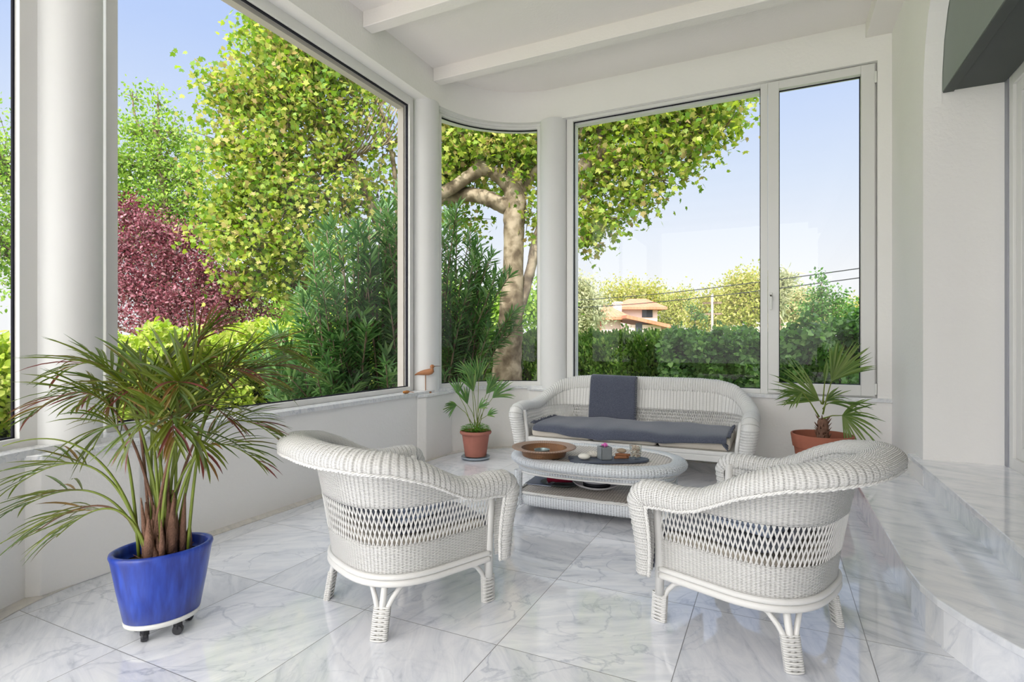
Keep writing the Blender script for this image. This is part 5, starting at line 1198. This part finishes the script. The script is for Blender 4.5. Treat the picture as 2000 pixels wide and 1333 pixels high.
# oleanders close to the windows
def oleander(g, tips, seed, label, L=.18, per=56):
    root = empty('oleander_shrub', g, 0, label, 'shrub', 'oleander shrubs outside the windows'); r = np.random.default_rng(seed); P = []; Dd = []; st = MB()
    for (px, py, D) in tips:
        for rep in range(5):
            T_ = np.array(at(px + r.normal() * 16, py + abs(r.normal()) * 26, D + r.normal() * .28)) - np.array(g); b0 = np.array([r.normal() * .16, r.normal() * .16, 0]); mid = b0 * .3 + T_ * .55 + np.array([0, 0, T_[2] * .12]) + r.normal(size=3) * .04
            pts = [b0 * (1 - t) ** 2 + mid * 2 * t * (1 - t) + T_ * t * t for t in np.linspace(0, 1, 14)]; st.tube([Vector(p) for p in pts], [.014 * (1 - k / 15) + .003 for k in range(14)], 5)
            for k in range(per):
                t = 1 - (k / per) ** 1.3 * .62; p = b0 * (1 - t) ** 2 + mid * 2 * t * (1 - t) + T_ * t * t; ax = T_ - mid; ax /= np.linalg.norm(ax)
                d = r.normal(size=3); d -= ax * d.dot(ax); d /= np.linalg.norm(d); P.append(p); Dd.append(d * (.9 if k > 4 else .45) + ax * .85 + np.array([0, 0, -.08]))
    P = np.array(P); Dd = np.array(Dd); n = len(P); nr = np.cross(Dd, np.cross(np.array([0, 0, 1.0]), Dd)) + r.normal(size=(n, 3)) * .25
    st.build('stems', M['bark_dark'], root, smooth=True); leaf_mesh('foliage', P, Dd, nr, L * r.uniform(.7, 1.15, n), 'lance', M['l_olean'], root); return root
oleander(ground(700, 6.0), [(520, 690, 5.6), (550, 650, 5.8), (600, 560, 6), (620, 480, 6), (655, 430, 6.1), (690, 440, 6.1), (725, 480, 6), (600, 620, 5.8), (640, 560, 5.9), (670, 640, 5.7), (560, 760, 5.4), (620, 720, 5.5), (690, 740, 5.5), (720, 620, 5.8), (540, 720, 5.5), (700, 560, 6), (590, 690, 5.6), (650, 710, 5.5)], 31, 'large dark green oleander shrub seen through the right half of the left window')
oleander(ground(770, 6.3), [(745, 400, 6.4), (775, 430, 6.4), (760, 500, 6.2), (740, 580, 6.1), (775, 600, 6.1), (765, 680, 6), (735, 700, 5.9), (780, 730, 5.9), (800, 520, 6.3), (820, 480, 6.4), (720, 760, 5.8), (785, 360, 6.5)], 32, 'tall oleander shrub against the end of the left window beside the corner column')
oleander(ground(850, 7.3), [(855, 430, 7.2), (885, 400, 7.3), (905, 450, 7.3), (940, 490, 7.3), (975, 530, 7.3), (995, 600, 7.3), (960, 600, 7.2), (920, 560, 7.2), (875, 520, 7.1), (890, 620, 7.1), (860, 640, 7.1), (865, 720, 7.1), (840, 560, 7.1), (930, 520, 7.4)], 33, 'oleander shrub with arching stems in front of the plane trunk in the corner window')

# shrub and far planting past the back hedge
def tree(name, label, px, D, blobs, size, shape, mat, seed, ybase=780, twigs=None, r0=.12, cat='tree', group=None, ytop=None, **k):
    g = ground(px, D); root = empty(name, g, 0, label, cat, group); yt = ytop or min(b_[1] for b_ in blobs); zb = PY0 + (HC - GZ) * F / D
    limb(root, 'trunk', [(px, zb, D, r0), (px + 2, (zb + yt) / 2, D, r0 * .7), (px - 1, yt + 8, D, r0 * .25)], M['bark_dark'], 7, .05, seed, g)
    fx, fn = (.78, 2.3) if D > 24 else (1, 1.3)
    crown(root, [(a_, b_ + (4 if D > 24 else 0), D + dd, c_ * fx, d_ * fx, int(n_ * fn)) for (a_, b_, dd, c_, d_, n_) in blobs], size, shape, mat, seed=seed, origin=g, twigs=twigs, **k); return root
tree('garden_shrub', 'loose shrub with small leaves growing above the ivy hedge', 1605, 12, [(1605, 575, 0, 26, 24, 330), (1585, 600, 0, 22, 22, 260), (1630, 590, 0, 26, 22, 280), (1600, 545, 0, 10, 12, 60), (1612, 610, 0, 50, 18, 420), (1650, 608, 0, 26, 14, 200)], .075, 'oval', M['l_ivy'], 50, per=9, sig=.09, twigs=M['bark_dark'], twig_r=.006, r0=.04, cat='shrub')
tree('garden_shrub', 'small dark sprig rising over the middle of the clipped hedge', 1358, 9.6, [(1352, 600, 0, 10, 18, 60), (1366, 618, 0, 16, 12, 80)], .11, 'lance', M['l_olean'], 51, per=6, sig=.05, twigs=M['bark_dark'], twig_r=.004, r0=.02, cat='shrub')
GT = 'sunlit trees along the skyline'
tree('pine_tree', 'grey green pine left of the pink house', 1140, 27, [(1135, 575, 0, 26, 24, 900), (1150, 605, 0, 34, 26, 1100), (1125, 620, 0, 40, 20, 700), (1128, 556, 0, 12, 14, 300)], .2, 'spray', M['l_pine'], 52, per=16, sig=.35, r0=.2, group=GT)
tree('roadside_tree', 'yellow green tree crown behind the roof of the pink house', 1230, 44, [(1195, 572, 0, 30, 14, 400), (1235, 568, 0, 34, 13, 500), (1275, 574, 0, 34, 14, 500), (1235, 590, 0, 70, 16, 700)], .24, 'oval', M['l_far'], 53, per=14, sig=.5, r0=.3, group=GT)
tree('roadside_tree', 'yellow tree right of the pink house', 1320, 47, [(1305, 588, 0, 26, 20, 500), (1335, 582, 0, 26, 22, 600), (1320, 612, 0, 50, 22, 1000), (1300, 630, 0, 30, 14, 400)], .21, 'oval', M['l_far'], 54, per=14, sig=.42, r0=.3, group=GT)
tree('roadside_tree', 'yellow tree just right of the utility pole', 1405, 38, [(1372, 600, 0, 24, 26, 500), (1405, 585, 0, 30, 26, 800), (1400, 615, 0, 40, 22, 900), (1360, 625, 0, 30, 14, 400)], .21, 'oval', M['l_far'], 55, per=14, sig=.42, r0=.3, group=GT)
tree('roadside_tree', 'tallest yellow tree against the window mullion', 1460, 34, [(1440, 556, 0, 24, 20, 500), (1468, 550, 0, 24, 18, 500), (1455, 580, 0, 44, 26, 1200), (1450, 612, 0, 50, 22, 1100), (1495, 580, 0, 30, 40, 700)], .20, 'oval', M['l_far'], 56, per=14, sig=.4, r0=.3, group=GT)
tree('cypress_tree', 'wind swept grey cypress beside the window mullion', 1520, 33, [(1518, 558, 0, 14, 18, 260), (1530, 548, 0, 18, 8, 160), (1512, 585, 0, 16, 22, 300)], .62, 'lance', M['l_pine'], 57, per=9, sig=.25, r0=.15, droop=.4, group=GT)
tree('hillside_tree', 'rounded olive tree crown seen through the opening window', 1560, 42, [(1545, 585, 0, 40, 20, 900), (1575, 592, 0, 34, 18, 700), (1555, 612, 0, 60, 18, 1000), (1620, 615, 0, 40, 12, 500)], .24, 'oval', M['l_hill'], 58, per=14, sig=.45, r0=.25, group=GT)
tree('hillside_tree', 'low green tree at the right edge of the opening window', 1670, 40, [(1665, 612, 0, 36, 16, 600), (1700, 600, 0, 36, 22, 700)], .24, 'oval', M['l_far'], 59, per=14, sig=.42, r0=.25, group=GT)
tree('garden_tree', 'green tree behind the oleander in the corner window', 890, 20, [(880, 600, 0, 50, 40, 900), (930, 615, 0, 50, 30, 800), (860, 560, 0, 40, 40, 500), (985, 610, 0, 40, 30, 600), (1030, 600, 0, 40, 40, 700), (1070, 590, 0, 40, 50, 600)], .20, 'oval', M['l_oak'], 60, per=14, sig=.25, r0=.12)
tree('garden_tree', 'green tree behind the oleanders at the end of the left window', 640, 21, [(560, 610, 0, 70, 30, 900), (640, 625, 0, 80, 22, 900), (720, 600, 0, 60, 40, 900), (780, 590, 0, 50, 50, 700), (440, 620, 0, 60, 30, 600)], .20, 'oval', M['l_oak'], 61, per=14, sig=.25, r0=.12, ytop=560)
# hill on the skyline
b = MB(); G = []
for i in range(41):
    px = 1380 + 640 * i / 40; row = []
    for k in range(9):
        D = 95 + 9 * k; f = k / 8; y = 648 - (52 * math.exp(-((px - 1720) / 170.0) ** 2) + 34 * math.exp(-((px - 1560) / 90.0) ** 2)) * math.sin(math.pi * min(1, f * 1.15 + .0)) ** .8; p = at(px, y, D); row.append(p)
    G.append(row)
b.grid(G); hl = b.build('hill', plain('dry_hill', (.50, .44, .30), 1, 0, var=.35, vscale=.5), None, smooth=True); hl['kind'] = 'structure'

# houses
M['rooftile'] = plain('orange_roof_tiles', (.72, .30, .16), .85, .1, var=.25, vscale=3)
def tiles():
    m, nt, b_ = new_mat('ribbed_roof_tiles'); L = nt.links.new; tcn = nd(nt, 'TexCoord'); w = nd(nt, 'TexWave'); w.inputs['Scale'].default_value = 1.6; w.bands_direction = 'X'; L(tcn.outputs['Object'], w.inputs['Vector'])
    n = nd(nt, 'TexNoise'); n.inputs['Scale'].default_value = 2.5; L(tcn.outputs['Object'], n.inputs['Vector']); mx = nd(nt, 'MixRGB'); mx.inputs[1].default_value = (.42, .13, .07, 1); mx.inputs[2].default_value = (.62, .25, .14, 1); L(n.outputs['Fac'], mx.inputs[0])
    m2 = nd(nt, 'MixRGB', blend_type='MULTIPLY'); m2.inputs[0].default_value = .15; L(mx.outputs[0], m2.inputs[1]); L(w.outputs['Color'], m2.inputs[2]); L(m2.outputs[0], b_.inputs['Base Color']); b_.inputs['Roughness'].default_value = .9; return m
M['tiles'] = tiles(); M['pinkwall'] = plain('pale_pink_render', (.66, .50, .47), .9, .1, var=.04, vscale=.8)
M['whitewall'] = plain('white_render', (.84, .80, .78), .9, .1); M['redwood'] = plain('red_shutter', (.42, .05, .05), .6, .3)
HD = 31
def hx(px, d=HD): return (px - 1000) / F * d
def hz(py, d=HD): return (PY0 - py) / F * d + HC
house = empty('pink_house', (0, 0, 0), CA, 'pale pink house with orange tiled hipped roofs beyond the hedge', 'house')
def hroof(b_, x0, x1, y0, y1, ze, rx0, rx1, zr, ov=.5):
    x0 -= ov; x1 += ov; y0 -= ov; y1 += ov; ym = (y0 + y1) / 2; V = [(x0, y0, ze), (x1, y0, ze), (x1, y1, ze), (x0, y1, ze), (rx0, ym, zr), (rx1, ym, zr), (x0, y0, ze - .15), (x1, y0, ze - .15), (x1, y1, ze - .15), (x0, y1, ze - .15)]
    b_.add(V, [(0, 1, 5, 4), (1, 2, 5), (2, 3, 4, 5), (3, 0, 4), (6, 7, 1, 0), (7, 8, 2, 1), (8, 9, 3, 2), (9, 6, 0, 3), (9, 8, 7, 6)])
yh = HD
b = MB(); b.box(hx(1150), hx(1212), yh, yh + 8, GZ, hz(621)); b.build('wall', M['pinkwall'], house)
b = MB(); hroof(b, hx(1148), hx(1214), yh, yh + 8, hz(620), hx(1146, 35), hx(1184, 35), hz(595, 35)); b.build('roof', M['tiles'], house)
b = MB(); b.box(hx(1212, 35), hx(1284, 35), yh + 4, yh + 10, GZ, hz(601, 35)); b.build('tower_wall', M['pinkwall'], house)
b = MB(); hroof(b, hx(1212, 35), hx(1284, 35), yh + 4, yh + 10, hz(601, 35), hx(1228, 38), hx(1262, 38), hz(584, 38)); b.build('tower_roof', M['tiles'], house)
b = MB(); b.box(hx(1199, 34), hx(1211, 34), yh + 2.5, yh + 3.3, hz(622, 34), hz(593, 34)); b.box(hx(1198, 34), hx(1212, 34), yh + 2.4, yh + 3.4, hz(594, 34), hz(591, 34)); b.build('chimney', M['whitewall'], house)
b = MB(); b.add([(hx(1212), yh - 1.6, hz(621)), (hx(1262), yh - 1.6, hz(632)), (hx(1297), yh - 1.6, hz(640)), (hx(1297), yh + 3, hz(640)), (hx(1262), yh + 3, hz(630)), (hx(1212), yh + 3, hz(619))], [(0, 1, 4, 5), (1, 2, 3, 4)]); b.build('porch_roof', M['tiles'], house, solid=.18)
b = MB(); b.box(hx(1215), hx(1280), yh - 1.2, yh, GZ, hz(636)); b.build('porch_wall', M['pinkwall'], house)
w = MB(); w.box(hx(1168), hx(1174), yh - .05, yh + .02, hz(645), hz(626)); w.build('shutter', M['redwood'], house)
w = MB(); w.box(hx(1232), hx(1244), yh - 1.27, yh - 1.19, hz(650), hz(633)); w.build('window', M['dark'], house)
w = MB(); w.box(hx(1254, 35), hx(1274, 35), yh + 3.93, yh + 4.0, hz(620, 35), hz(606, 35)); w.build('upper_window', M['dark'], house)
house2 = empty('tiled_house', (0, 0, 0), CA, 'house with an orange tiled roof glimpsed between the oleanders in the left window', 'house')
b = MB(); b.box(hx(540), hx(690), yh, yh + 8, GZ, hz(606)); b.build('wall', M['whitewall'], house2)
b = MB(); hroof(b, hx(540), hx(690), yh, yh + 8, hz(606), hx(560, 35), hx(660, 35), hz(578, 35)); b.build('roof', M['tiles'], house2)
# utility pole and wires
pole = empty('utility_pole', at(1391, 700, 30).to_tuple()[:2] + (GZ,), 0, 'thin pale utility pole standing among the yellow trees', 'pole')
b = MB(); hp = at(1391, 576, 30).z - GZ; b.tube([(0, 0, 0), (0, 0, hp)], .07, 8); b.build('post', plain('grey_concrete', (.30, .27, .25), .9, .1), pole, smooth=True)
b = MB(); b.box(-.5, .5, -.05, .05, hp - .5, hp - .4); b.box(-.5, .5, -.05, .05, hp - 1.1, hp - 1.0); b.build('crossarm', M['bark_dark'], pole)
for (a_, b2, lab) in (((1000, 592, 26), (1760, 513, 14), 'upper black overhead wire crossing the sky behind the sofa window'), ((1000, 606, 26), (1760, 532, 14), 'lower black overhead wire crossing the sky behind the sofa window')):
    A_, B_ = at(*a_), at(*b2); pts = [A_.lerp(B_, i / 24) - Vector((0, 0, .22 * math.sin(math.pi * i / 24))) for i in range(25)]
    b = MB(); b.tube(pts, .014, 5); tag(b.build('overhead_wire', M['black_plastic'], None), lab, 'wire', 'overhead wires')
